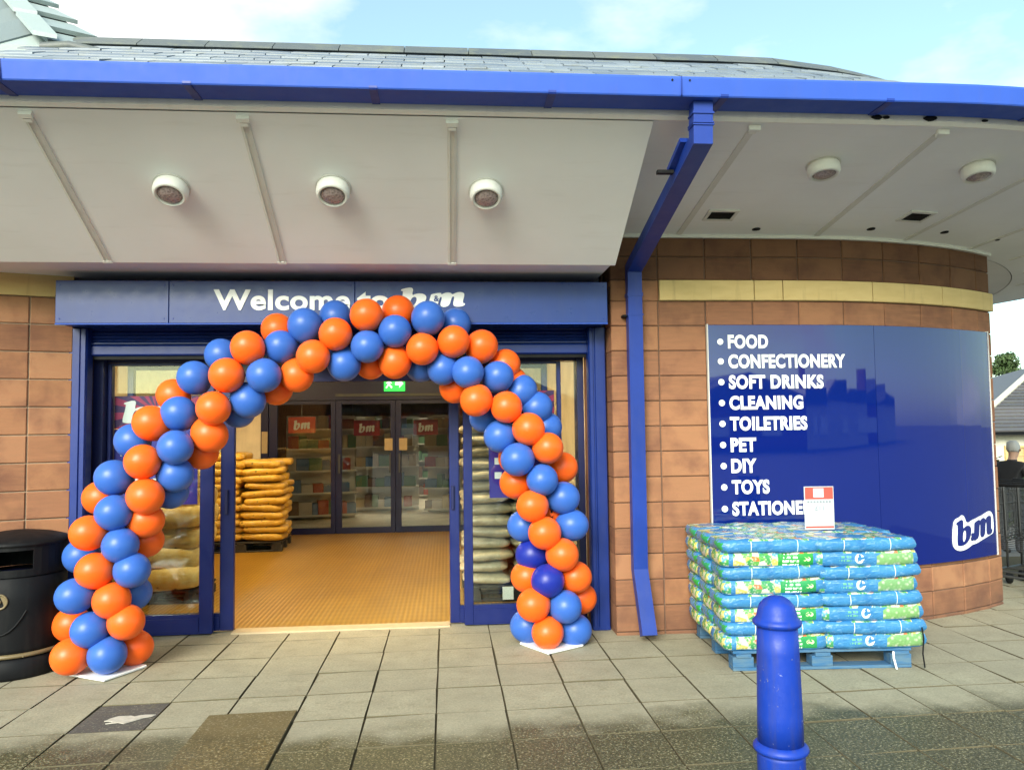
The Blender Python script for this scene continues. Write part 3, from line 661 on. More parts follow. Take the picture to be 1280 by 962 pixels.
# matting and floor
g = G('ribbed_matting'); p = g.pos; x, y, z = g.xyz(p)
wv = g.wave(p, 7.5, 'X', 0, 0); wy = g.wave(p, 2.2, 'Y', .6, 2)
c = g.mix(g.ramp(g.noise(g.map(p, (1, .5, 1)), 2.2, 5), [(.3, 0), (.7, 1)]), (.42, .235, .024), (.29, .155, .015))
c = g.mix(g.math('MULTIPLY', wv, .5), c, (.14, .07, .015)); c = g.mix(g.math('MULTIPLY', wy, .14), c, (.5, .33, .1))
M['mat'] = g.bsdf(c, .30, spec=.6, normal=g.bump(wv, .7, .006))
tag(box('entrance_mat', (-4.6, 6.64, -.02), (1.42, 12.44, .008), M['mat']), 'brown ribbed matting over the lobby floor behind the doors', 'mat')
box('shop_floor', (-4.7, 12.3, -.055), (4.3, 39.8, .003), M['interior'])['kind'] = 'structure'

# ================================================================ posters in the side screens
def starburst(nm, c1, c2):
    g = G(nm); x, y, z = g.xyz(g.obj); a = g.math('ARCTAN2', z, x); s = g.math('SINE', g.math('MULTIPLY', a, 17.))
    rr = g.math('SQRT', g.math('ADD', g.math('MULTIPLY', x, x), g.math('MULTIPLY', z, z)))
    f = g.math('MULTIPLY', g.math('GREATER_THAN', s, 0.), g.math('GREATER_THAN', rr, .035))
    return g.bsdf(g.mix(f, c1, c2), .45)
M['burst'] = starburst('starburst_print', (.38, .012, .10), (.05, .008, .11))
M['posterblue'] = painted('poster_blue_print', (.02, .012, .30), .4, dirt=.02)
def poster(label, x, z, wd, h, y, txt=True):
    t = thing('poster', label, 'poster', (x, y, z))
    MB().box((-wd/2, -.002, -h/2), (wd/2, .002, h/2)).build('starburst_panel', M['burst'], t)
    MB().box((-wd/2, -.002, -h/2-.62), (wd/2, .002, -h/2-.004)).build('blue_panel', M['posterblue'], t)
    me = fit(outline_mesh(bm_loops(.18, .08), 0, .002), -wd*.40, wd*.36, -h*.33, h*.36); flat_on(me, -.006); me.materials.append(M['letter']); part('logo', me, t)
    for i, (n, wl) in enumerate(((4, .36), (5, .30), (3, .26), (4, .34))):
        mb = MB()
        for k in range(n):
            x0 = -wd*.42+k*wl/n; mb.box((x0, -.005, -h/2-.10-.12*i), (x0+wl/n*.7, -.003, -h/2-.045-.12*i))
        mb.build('small_print', M['letter'], t)
    return t
poster('purple starburst poster over a blue panel in the left side screen', -2.36, 1.79, .66, .265, 6.545)
poster('purple starburst poster over a blue panel in the right side screen', .635, 1.80, .56, .28, 6.545)
nb = thing('price_board', 'small dark blue notice hanging behind the right side screen', 'notice', (.45, 6.70, 1.32))
MB().box((-.09, -.003, -.15), (.09, .003, .15)).build('board', M['posterblue'], nb)
for i in range(3): MB().box((-.06, -.006, -.11+i*.085), (.05, -.004, -.08+i*.085)).build('small_print', M['letter'], nb)

# ================================================================ inner glazed doors and what shows behind
idr = thing('inner_door_screen', 'dark framed inner glazed doors at the back of the lobby', 'door', (-.9, 12.5, 0), world=True)
IX = [-2.79, -1.75, -.815, .12, 1.0]
for i in range(4):
    a, b = IX[i], IX[i+1]
    frame_mb(a+.002, b-.002, 12.46, 12.54, .005, 2.10, .09 if i else .13, .075, .06, .09).build('door_leaf_frame', M['dnavy'], idr)
    box('pane', (a+.08, 12.494, .095), (b-.077, 12.506, 2.04), M['inglass'], idr)
box('jamb', (-2.905, 12.44, .005), (-2.795, 12.56, 2.9), M['dnavy'], idr)
box('header', (-2.79, 12.42, 2.105), (1.0, 12.56, 2.50), M['dnavy'], idr); box('header_rail', (-1.75, 12.40, 2.16), (1.0, 12.418, 2.20), M['ridge'], idr)
box('transom_panel', (-2.79, 12.45, 2.505), (1.0, 12.55, 2.878), M['interior'], idr)
box('notice', (-.985, 12.445, 1.30), (-.86, 12.453, 1.49), M['thresh'], idr); box('notice', (-.755, 12.445, 1.30), (-.63, 12.453, 1.49), M['thresh'], idr)
box('notice', (-2.89, 12.43, 1.28), (-2.80, 12.438, 1.62), M['thresh'], idr)
for x in (-1.69, -.90, -.75): box('handle', (x-.012, 12.41, .95), (x+.012, 12.435, 1.25), M['chrome'], idr)
ex = thing('exit_sign', 'lit green exit sign with running figure above the inner doors', 'exit sign', (-.82, 12.40, 2.355), world=True)
M['exitg'] = glow('lit_green_acrylic', (.02, .45, .05), .75); M['exitw'] = glow('lit_white_acrylic', (.7, .95, .68), .5)
box('sign_body', (-.985, 12.36, 2.235), (-.655, 12.405, 2.475), M['exitg'], ex, .004)
mb = MB(); fy = lambda u, v, k: (-.895+u*.11, 12.356-.004+.003*k, 2.355+v*.1)
mb.prism([(-.1, .45), (.05, .35), (.35, .1), (.25, 0), (.05, .15), (.1, -.2), (.4, -.5), (.3, -.75), (.15, -.65), (.1, -.5), (-.15, -.3), (-.4, -.75), (-.6, -.65), (-.3, -.2), (-.25, .1), (-.45, 0), (-.55, .1)], fy)
mb.lathe([(.02, 0), (.0, .003)], (-.885, 12.355, 2.42), 12, axis=(0, -1, 0)); mb.build('running_figure', M['exitw'], ex)
mb = MB(); fa = lambda u, v, k: (-.745+u*.09, 12.356-.004+.003*k, 2.355+v*.1)
mb.prism([(-.7, .25), (.0, .25), (.0, .7), (.75, 0), (.0, -.7), (.0, -.25), (-.7, -.25)], fa); mb.build('arrow', M['exitw'], ex)
# ceiling lights of the lobby (lit)
for i, (x, y) in enumerate(((-2.55, 7.05), (.25, 7.05), (-2.9, 9.9), (-.6, 9.9))):
    t = thing('ceiling_light', ('lit lobby ceiling panel inside the left of the doors', 'lit lobby ceiling panel inside the right of the doors', 'lit lobby ceiling panel before the yellow sacks', 'lit lobby ceiling panel before the inner doors')[i], 'ceiling light', (x, y, 2.86), group='lobby ceiling lights')
    MB().box((-.62, -.16, -.02), (.62, .16, .018)).build('housing', M['white'], t); MB().box((-.58, -.13, -.028), (.58, .13, -.021)).build('diffuser', M['lamp'], t)
# shop beyond: shelving, hanging red promotional signs, two lit panels
for i, (x, y) in enumerate(((-2.2, 16), (.8, 17))):
    t = thing('ceiling_light', ('lit shop ceiling panel behind the inner doors, left', 'lit shop ceiling panel behind the inner doors, right')[i], 'ceiling light', (x, y, 3.26), group='shop ceiling lights')
    MB().box((-.62, -.16, -.02), (.62, .16, .04)).build('housing', M['white'], t); MB().box((-.58, -.13, -.028), (.58, .13, -.021)).build('diffuser', M['shoplamp'], t)
pal = [(.35, .05, .03), (.08, .18, .35), (.45, .38, .25), (.10, .22, .12), (.5, .45, .4), (.16, .10, .07)]
for i, c in enumerate(pal): M['pack%d' % i] = painted('packaging_print', c, .5, dirt=.05)
random.seed(5)
def shelf(label, x, y, rz, wd=1.25, h=1.9):
    t = thing('shelving_unit', label, 'shelving', (x, y, .003), rz)
    MB().box((-wd/2, .17, 0), (wd/2, .2, h)).build('back_panel', M['cover'], t)
    for z in (.1, .5, .9, 1.3, 1.65):
        MB().box((-wd/2, -.2, z-.03), (wd/2, .169, z)).build('shelf', M['cover'], t)
        xx = -wd/2+.02
        while xx < wd/2-.14:
            bw = random.uniform(.10, .24); bw = min(bw, wd/2-xx-.02); hh = random.uniform(.14, .26)
            MB().box((xx, -.18, z), (xx+bw-.008, .1, z+hh)).build('box', M['pack%d' % random.randrange(6)], t); xx += bw
for i, (lb, x, y, rz) in enumerate((('stocked shelving behind the left inner door pane', -2.3, 14.6, .25), ('stocked shelving behind the middle inner door pane', -1.2, 15.8, 0), ('stocked shelving behind the right inner door pane', .2, 15.2, -.2), ('stocked shelving far behind the inner doors', -.6, 18.5, 0))): shelf(lb, x, y, rz)
M['promo'] = painted('red_promo_print', (.55, .05, .015), .4, dirt=.03); M['promo2'] = painted('maroon_promo_print', (.30, .012, .025), .4, dirt=.03)
for lb, x, z, wd, h, m, y in (('orange red sign with white logo inside the left inner door', -2.32, 1.72, .43, .26, 'promo', 12.70), ('dark red hanging sign behind the middle inner pane', -1.36, 1.66, .44, .26, 'promo2', 13.4), ('dark red hanging sign behind the right inner pane', -.36, 1.66, .42, .26, 'promo2', 13.4)):
    t = thing('hanging_sign', lb, 'sign', (x, y, z)); MB().box((-wd/2, -.004, -h/2), (wd/2, .004, h/2)).build('board', M[m], t)
    me = fit(outline_mesh(bm_loops(.18, .06), 0, .002), -wd*.3, wd*.3, -h*.3, h*.3); flat_on(me, -.008); me.materials.append(M['letter']); part('logo', me, t)
    MB().box((-.003, -.002, h/2), (.003, .002, 1.2)).build('hanger', M['cover'], t)

# ================================================================ list board on the curved wall
bd_ = thing('shop_board', 'big glossy navy board on the curved wall listing FOOD to STATIONERY', 'sign', tuple(wp(1.8, .06, .46)), world=True)
g = G('glossy_navy_acrylic'); p = g.pos
M['board'] = g.bsdf(g.mix(g.noise(p, 1.2, 3), (.0005, .009, .125), (.0006, .011, .15)), .025, spec=.75, coat=.35, normal=g.bump(g.noise(p, 1.6, 2), .012, .05))
for a, b in ((.392, 1.806), (1.809, 3.215)):
    mb = MB(); n = 16; vs = []; fs = []
    for q in range(n+1):
        s = a+(b-a)*q/n; vs += [wp(s, .028, .458), wp(s, .03, .46), wp(s, .03, 2.426), wp(s, .028, 2.428), wp(s, .006, 2.428), wp(s, .006, .458)]
    for q in range(n): fs += [(q*6+k, (q+1)*6+k, (q+1)*6+(k+1) % 6, q*6+(k+1) % 6) for k in range(6)]
    fs += [tuple(range(6)), tuple(n*6+k for k in range(5, -1, -1))]; mb.add(vs, fs); o = mb.build('board_panel', M['board'], bd_)
for a in (.386, 3.217): MB().box((0, -.034, 0), (.006, 0, 1.98)).build('edge_trim', M['cover'], bd_, loc=wp(a, .003, .455), rot=(0, 0, wa(a)))
def wrap(me, off):
    bm = bmesh.new(); bm.from_mesh(me); x = .4
    while x < 3.2:                                   # cut into narrow strips so that the sheet follows the curve
        bmesh.ops.bisect_plane(bm, geom=bm.verts[:]+bm.edges[:]+bm.faces[:], plane_co=(x, 0, 0), plane_no=(1, 0, 0)); x += .06
    bm.to_mesh(me); bm.free()
    for v in me.vertices: v.co = wp(v.co.x, off+v.co.z, v.co.y)
    return me
rows = [('FOOD', .885, 2.236, 2.348), ('CONFECTIONERY', 1.533, 2.078, 2.19), ('SOFT DRINKS', 1.338, 1.912, 2.024), ('CLEANING', 1.162, 1.746, 1.858), ('TOILETRIES', 1.19, 1.580, 1.692), ('PET', .762, 1.412, 1.524), ('DIY', .76, 1.246, 1.358), ('TOYS', .861, 1.078, 1.190), ('STATIONERY', 1.285, .908, 1.02)]
for s, x1, z0, z1 in rows:
    me = wrap(fit(text_mesh(s, 1, .043, .0015, spacing=1.09), .553, x1, z0, z1), .0345); me.materials.append(M['letter']); part('lettering', me, bd_)
    c_ = wp(.492, .0315, (z0+z1)/2); MB().lathe([(.026, 0), (.024, .003)], c_, 16, axis=(0, -1, 0)).build('bullet', M['letter'], bd_)
# emblem: navy letters on a white backing cut to their outline
bk = [(.233, .98), (.29, .90), (.315, .76), (.385, .74), (.44, .80), (.54, .83), (.62, .875), (.70, .90), (.79, .955), (.89, 1.0), (.96, .955), (1.0, .82), (1.0, .38), (.90, .33), (.76, .27), (.51, .143), (.44, .143), (.315, .038), (.17, 0), (.063, .057), (.01, .19), (.018, .495), (.045, .78), (.09, .876), (.17, .905)]
for _ in range(2): bk = [q for a, b in zip(bk, bk[1:]+bk[:1]) for q in ((a[0]*.75+b[0]*.25, a[1]*.75+b[1]*.25), (a[0]*.25+b[0]*.75, a[1]*.25+b[1]*.75))]
LU, LV = (2.552, 3.158), (.540, .845)
me = wrap(fit(outline_mesh([bk], 0, .0015), LU[0], LU[1], LV[0], LV[1]), .0345); me.materials.append(M['letter']); part('logo_backing', me, bd_)
lo = bm_loops(.10, .17); du, dv = LU[1]-LU[0], LV[1]-LV[0]
for lps, (u0, u1, v0, v1) in ((lo[:2], (.085, .405, .135, .85)), (lo[2:], (.47, .945, .255, .88))):
    me = wrap(fit(outline_mesh(lps, 0, .0015), LU[0]+du*u0, LU[0]+du*u1, LV[0]+dv*v0, LV[0]+dv*v1), .039); me.materials.append(M['board']); part('logo', me, bd_)
me = wrap(fit(text_mesh('&', 1, .04, .0015), LU[0]+du*.385, LU[0]+du*.50, LV[0]+dv*.24, LV[0]+dv*.46), .043); me.materials.append(M['board']); part('logo_ampersand', me, bd_)

# ================================================================ soffit lamps
def lamp_proto():
    ms = {}
    ms['housing'] = MB().lathe([(.0, 0), (.098, 0), (.104, -.012), (.106, -.05), (.096, -.075), (.082, -.082), (.078, -.07), (.0, -.066)], (0, 0, 0), 32).mesh('housing', M['white'])
    g = G('lamp_lens'); v = g.voro(g.obj, 70); M['lens'] = g.bsdf(g.mix(g.ramp(v, [(.1, 0), (.6, 1)]), (.16, .12, .12), (.34, .27, .26)), .25, coat=.4, normal=g.bump(v, .5, .01))
    ms['lens'] = MB().lathe([(.077, -.069), (.06, -.079), (.03, -.085), (0, -.087)], (0, 0, 0), 28).mesh('lens', M['lens'])
    ms['rim'] = MB().lathe([(.1065, -.004), (.112, -.006), (.112, .0), (.1065, .0)], (0, 0, 0), 32).mesh('rim', M['cover'])
    return ms
LMS = lamp_proto()
nl = Vector((0, 2.80-3.41, -(5.5-4.42))).normalized()           # down and out of the sloping panel
labels = ('round white soffit lamp nearest the left wall', 'round white soffit lamp above the word Welcome', 'round white soffit lamp right of the sign logo', 'round white soffit lamp right of the blue downpipe', 'round white soffit lamp at the far right of the ring soffit')
for i, (x, y) in enumerate(((-1.69, 4.888), (-.70, 4.88), (.263, 4.885), (2.52, 4.885), (3.62, 4.90))):
    z = fz(y)-.001 if i < 3 else sz(x, y)-.001
    t = thing('soffit_lamp', labels[i], 'lamp', (x, y, z), group='round lamps under the canopy')
    if i < 3: up = -nl if (-nl).z > 0 else nl
    else: up = Vector((0, .17, .985)).normalized()
    up = Vector((0, -.492, .871)) if i < 3 else Vector((0, -.17, .985))
    if i < 3: up = Vector((0, (3.41-2.80)/(5.5-4.42), 1)).normalized()
    else: up = Vector((0, .17, 1)).normalized()
    t.rotation_euler = up.to_track_quat('Z', 'Y').to_euler()
    for nme, me in LMS.items(): part(nme, me, t)

# ================================================================ balloon arch
random.seed(11)
arch = thing('balloon_arch', 'arch of orange and blue balloons standing in front of the doorway', 'balloon arch', (-.8, 5.7, 0), world=True)
BAL = "O,-2.501,5.464,0.147;B,-2.276,5.482,0.144;O,-2.179,5.685,0.132;B,-2.384,5.473,0.315;O,-2.610,5.710,0.299;O,-2.161,5.491,0.354;B,-2.482,5.465,0.541;O,-2.253,5.484,0.502;B,-2.217,5.741,0.495;O,-2.360,5.475,0.703;B,-2.129,5.494,0.698;B,-2.556,5.714,0.767;B,-2.204,5.487,0.867;O,-2.404,5.472,0.955;O,-2.137,5.748,0.861;O,-2.081,5.592,1.019;O,-2.437,5.724,1.168;B,-2.248,5.484,1.086;O,-2.051,5.500,1.191;B,-2.289,5.576,1.315;O,-2.071,5.498,1.425;B,-1.862,5.515,1.520;B,-1.891,5.607,1.329;B,-1.975,5.761,1.201;O,-1.666,5.626,1.604;O,-1.766,5.778,1.472;O,-2.053,5.595,1.688;B,-2.232,5.740,1.565;O,-1.961,5.762,1.889;B,-1.871,5.609,1.753;O,-1.615,5.535,1.787;B,-1.410,5.646,1.845;B,-1.514,5.798,1.770;B,-1.771,5.617,2.006;O,-1.528,5.542,2.016;B,-1.279,5.562,2.016;B,-1.617,5.729,2.174;O,-1.389,5.553,2.209;O,-1.229,5.761,2.364;B,-1.185,5.664,2.226;B,-1.018,5.677,2.382;O,-0.943,5.588,2.149;O,-1.073,5.673,2.022;O,-1.251,5.819,1.939;B,-0.816,5.794,2.463;O,-0.788,5.601,2.310;B,-0.741,5.699,2.103;O,-0.571,5.618,2.449;B,-0.566,5.619,2.223;O,-0.568,5.873,2.123;B,-0.368,5.634,2.334;O,-0.357,5.830,2.504;O,-0.375,5.729,2.121;O,-0.172,5.650,2.207;B,-0.130,5.653,2.431;B,0.071,5.864,2.418;B,-0.192,5.903,2.105;O,0.055,5.668,2.261;O,0.266,5.780,2.237;B,-0.022,5.757,2.068;B,0.159,5.677,2.037;B,0.384,5.790,2.008;O,0.448,5.895,2.107;O,0.067,5.924,1.940;O,0.219,5.681,1.831;O,0.441,5.699,1.779;B,0.575,5.905,1.910;B,0.692,5.914,1.780;O,0.604,5.712,1.615;O,0.747,5.724,1.471;O,0.895,5.990,1.313;B,0.292,5.942,1.711;B,0.397,5.791,1.564;B,0.773,5.981,1.625;B,0.520,5.705,1.392;O,0.523,5.901,1.208;O,0.512,5.960,1.395;B,0.702,5.720,1.238;B,0.870,5.828,1.094;O,0.627,5.714,1.049;O,0.807,5.983,0.970;B,0.937,5.834,0.887;B,0.574,5.905,0.881;O,0.715,5.721,0.849;N,0.639,5.910,0.661;O,0.843,5.731,0.685;O,0.599,5.907,0.497;N,0.732,5.722,0.500;O,0.955,5.835,0.500;O,0.624,5.714,0.331;B,0.860,5.733,0.305;O,1.023,6.001,0.306;O,0.726,5.722,0.126;B,0.594,5.906,0.133;B,0.948,5.835,0.108;O,0.507,5.959,1.975;"
def balloon_mesh(nm, m):
    R_ = .121; prof = []
    for k in range(17):
        t = math.pi*k/16; r = R_*math.sin(t); z = R_*math.cos(t)*1.03
        if z < 0: r *= 1-.10*(-z/R_)**2; z *= 1.06
        prof.append((max(r, 0.), z))
    prof[-1] = (.006, prof[-1][1]); prof += [(.008, prof[-1][1]-.006), (.013, prof[-1][1]-.016)]
    mb = MB(); mb.lathe(prof[::-1], (0, 0, 0), 26); return mb.mesh(nm, m)
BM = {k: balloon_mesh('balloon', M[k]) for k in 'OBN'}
pts = []
for e in BAL.strip(';').split(';'):
    k, x, y, z = e.split(','); pts.append((k, Vector((float(x), float(y), float(z)))))
FL, FR = Vector((-2.30, 5.60, 0)), Vector((.79, 5.85, 0))
axis = []                                            # the hoop the balloons are tied to
hoop = [(-2.30, .02), (-2.29, .4), (-2.26, .8), (-2.17, 1.15), (-2.0, 1.5), (-1.75, 1.8), (-1.4, 2.05), (-1.0, 2.22), (-.55, 2.29), (-.1, 2.24), (.25, 2.08), (.53, 1.82), (.70, 1.5), (.78, 1.1), (.80, .7), (.79, .35), (.79, .02)]
hoop = [Vector((x, 5.60+.08*(x+2.36), z)) for x, z in hoop]
MB().tube(hoop, .008, 8).build('hoop', M['black'], arch)
for k, p in pts:
    c = min(hoop, key=lambda h: (h-p).length); q = []
    for a, b in zip(hoop, hoop[1:]):
        t = max(0, min(1, (p-a).dot(b-a)/(b-a).length_squared)); q.append(a+(b-a)*t)
    c = min(q, key=lambda h: (h-p).length); d = (p-c)
    if d.length < .02: d = Vector((0, -.1, .02))
    rot = d.to_track_quat('Z', 'Y').to_euler()
    o = part('balloon', BM[k], arch, p, tuple(rot)); s = random.uniform(.975, 1.025); o.scale = (s, s, s*random.uniform(.98, 1.03))
    if k == 'N': o['label'] = 'darker navy blue balloon low in the right leg'
for c, a in ((Vector((-2.31, 5.585, 0)), -.5), (Vector((.765, 5.82, 0)), .55)):
    mb = MB(); mb.box((-.17, -.17, .004), (.17, .17, .022), .005); mb.build('base_plate', M['wplastic'], arch, c, (0, 0, a))

# ================================================================ litter bin
bn = thing('litter_bin', 'round black litter bin with gold emblem against the left wall', 'bin', (-3.0, 5.75, 0))
MB().lathe([(0, 0), (.315, 0), (.325, .02), (.325, .115), (.31, .13), (.30, .14)], n=40).build('base', M['black'], bn)
MB().lathe([(.301, .14), (.318, .146), (.322, .156), (.318, .166), (.302, .170)], n=40).build('gold_band', M['gold'], bn)
MB().lathe([(.0, .15), (.298, .15), (.306, .2), (.310, .5), (.305, .66), (.29, .67), (.0, .67)], n=40).build('body', M['black'], bn)
mb = MB(); n = 40
for i in range(n):                                   # hood wall with two openings
    a0, a1 = 2*math.pi*i/n, 2*math.pi*(i+1)/n; am = (a0+a1)/2; 
    fr_ = math.atan2(math.sin(am+math.pi/2-.1), math.cos(am+math.pi/2-.1)); op = abs(fr_) < .62 
    for z0, z1 in ((.672, .72), (.72, .845), (.845, .88)):
        if op and z0 == .72: continue
        mb.add([(.308*math.cos(a0), .308*math.sin(a0), z0), (.308*math.cos(a1), .308*math.sin(a1), z0), (.308*math.cos(a1), .308*math.sin(a1), z1), (.308*math.cos(a0), .308*math.sin(a0), z1),
                (.29*math.cos(a0), .29*math.sin(a0), z0), (.29*math.cos(a1), .29*math.sin(a1), z0), (.29*math.cos(a1), .29*math.sin(a1), z1), (.29*math.cos(a0), .29*math.sin(a0), z1)],
               [(0, 1, 2, 3), (7, 6, 5, 4), (0, 4, 5, 1), (3, 2, 6, 7), (1, 5, 6, 2), (0, 3, 7, 4)])
mb.build('hood', M['black'], bn)
MB().lathe([(0, .672), (.22, .672), (.22, .68), (.0, .68)], n=24).build('inner_liner', M['dnavy'], bn)
MB().lathe([(.0, .955), (.10, .95), (.22, .93), (.30, .905), (.322, .888), (.322, .875), (.305, .868), (0, .868)], n=40).build('lid', M['black'], bn)
ea = -math.pi/2+.16; ec = Vector((.312*math.cos(ea), .312*math.sin(ea), .52)); en = (math.cos(ea), math.sin(ea), 0)
MB().lathe([(.052, -.006), (.052, .004), (.047, .007), (.040, .003), (.040, -.004)], ec, 24, axis=en).build('emblem', M['gold'], bn)
MB().lathe([(.014, .003), (.012, .009), (0, .009)], ec, 12, axis=en).build('emblem_boss', M['gold'], bn)
arc = [Vector((.313*math.cos(ea+t), .313*math.sin(ea+t), .30+.15*(t/.5)**2)) for t in [x/10-.5 for x in range(11)]]
MB().tube(arc, .006, 6).build('moulded_rib', M['black'], bn)
MB().lathe([(.006, 0), (.004, .006)], (.30*math.cos(ea+.5), .328*math.sin(ea+.5), .15), 8, axis=(0, -1, 0)).build('bolt', M['gold'], bn)

# ================================================================ bollard
bo = thing('bollard', 'glossy royal blue bollard with domed cap in the foreground', 'bollard', (1.283, 2.98, -.0))
MB().lathe([(.090, -.05), (.090, .345), (.091, .36)], n=36).build('lower_shaft', M['bollard'], bo)
MB().lathe([(.091, .36), (.100, .363), (.105, .372), (.103, .381), (.095, .389), (.087, .396)], n=36).build('collar', M['bollard'], bo)
MB().lathe([(.0865, .394), (.085, .5), (.080, .74), (.077, .838)], n=36).build('shaft', M['bollard'], bo)
MB().lathe([(.077, .836), (.089, .842), (.093, .85), (.093, .857), (.084, .866), (.078, .873), (.075, .89), (.066, .918), (.049, .938), (.027, .951), (0, .955)], n=36).build('cap', M['bollard'], bo)

# ================================================================ pallets and sacks
def pillow(L, W, T, nu=8, nv=6, nw=3, seed=0, mats=None, flat=.3, name='sack'):
    """filled sack: a soft block, thin at its sealed ends, slightly lumpy"""
    rnd = random.Random(seed); bm = bmesh.new(); off = Vector((rnd.uniform(0, 50), rnd.uniform(0, 50), rnd.uniform(0, 50)))
    grid = {}
    def V(i, j, k):
        key = (i, j, k)
        if key in grid: return grid[key]
        u, v, w_ = 2*i/nu-1, 2*j/nv-1, 2*k/nw-1
        ed = (1-flat*abs(u)**5)*(1-flat*.8*abs(v)**5)
        x = L/2*u*(1-.05*abs(v)**6)*(1-.05*(abs(w_)**2)*(abs(u) > .99)); y = W/2*v*(1-.04*abs(u)**6)*(1-.07*(abs(w_)**2)*(abs(v) > .99)); z = T/2*w_*ed
        p = Vector((x, y, z)); nn = mnoise.noise_vector(p*9+off)*.010 + mnoise.noise_vector(p*22+off)*.004
        p += Vector((nn.x, nn.y, nn.z*.9))
        grid[key] = bm.verts.new(p); return grid[key]
    for i in range(nu):
        for j in range(nv):
            bm.faces.new([V(i, j, nw), V(i+1, j, nw), V(i+1, j+1, nw), V(i, j+1, nw)]); bm.faces.new([V(i, j+1, 0), V(i+1, j+1, 0), V(i+1, j, 0), V(i, j, 0)])
    for k in range(nw):
        for i in range(nu):
            bm.faces.new([V(i, 0, k), V(i+1, 0, k), V(i+1, 0, k+1), V(i, 0, k+1)]); bm.faces.new([V(i+1, nv, k), V(i, nv, k), V(i, nv, k+1), V(i+1, nv, k+1)])
        for j in range(nv):
            bm.faces.new([V(0, j+1, k), V(0, j, k), V(0, j, k+1), V(0, j+1, k+1)]); bm.faces.new([V(nu, j, k), V(nu, j+1, k), V(nu, j+1, k+1), V(nu, j, k+1)])
    b = MB(); b.frombm(bm, 0, True); return b.mesh(name, mats)
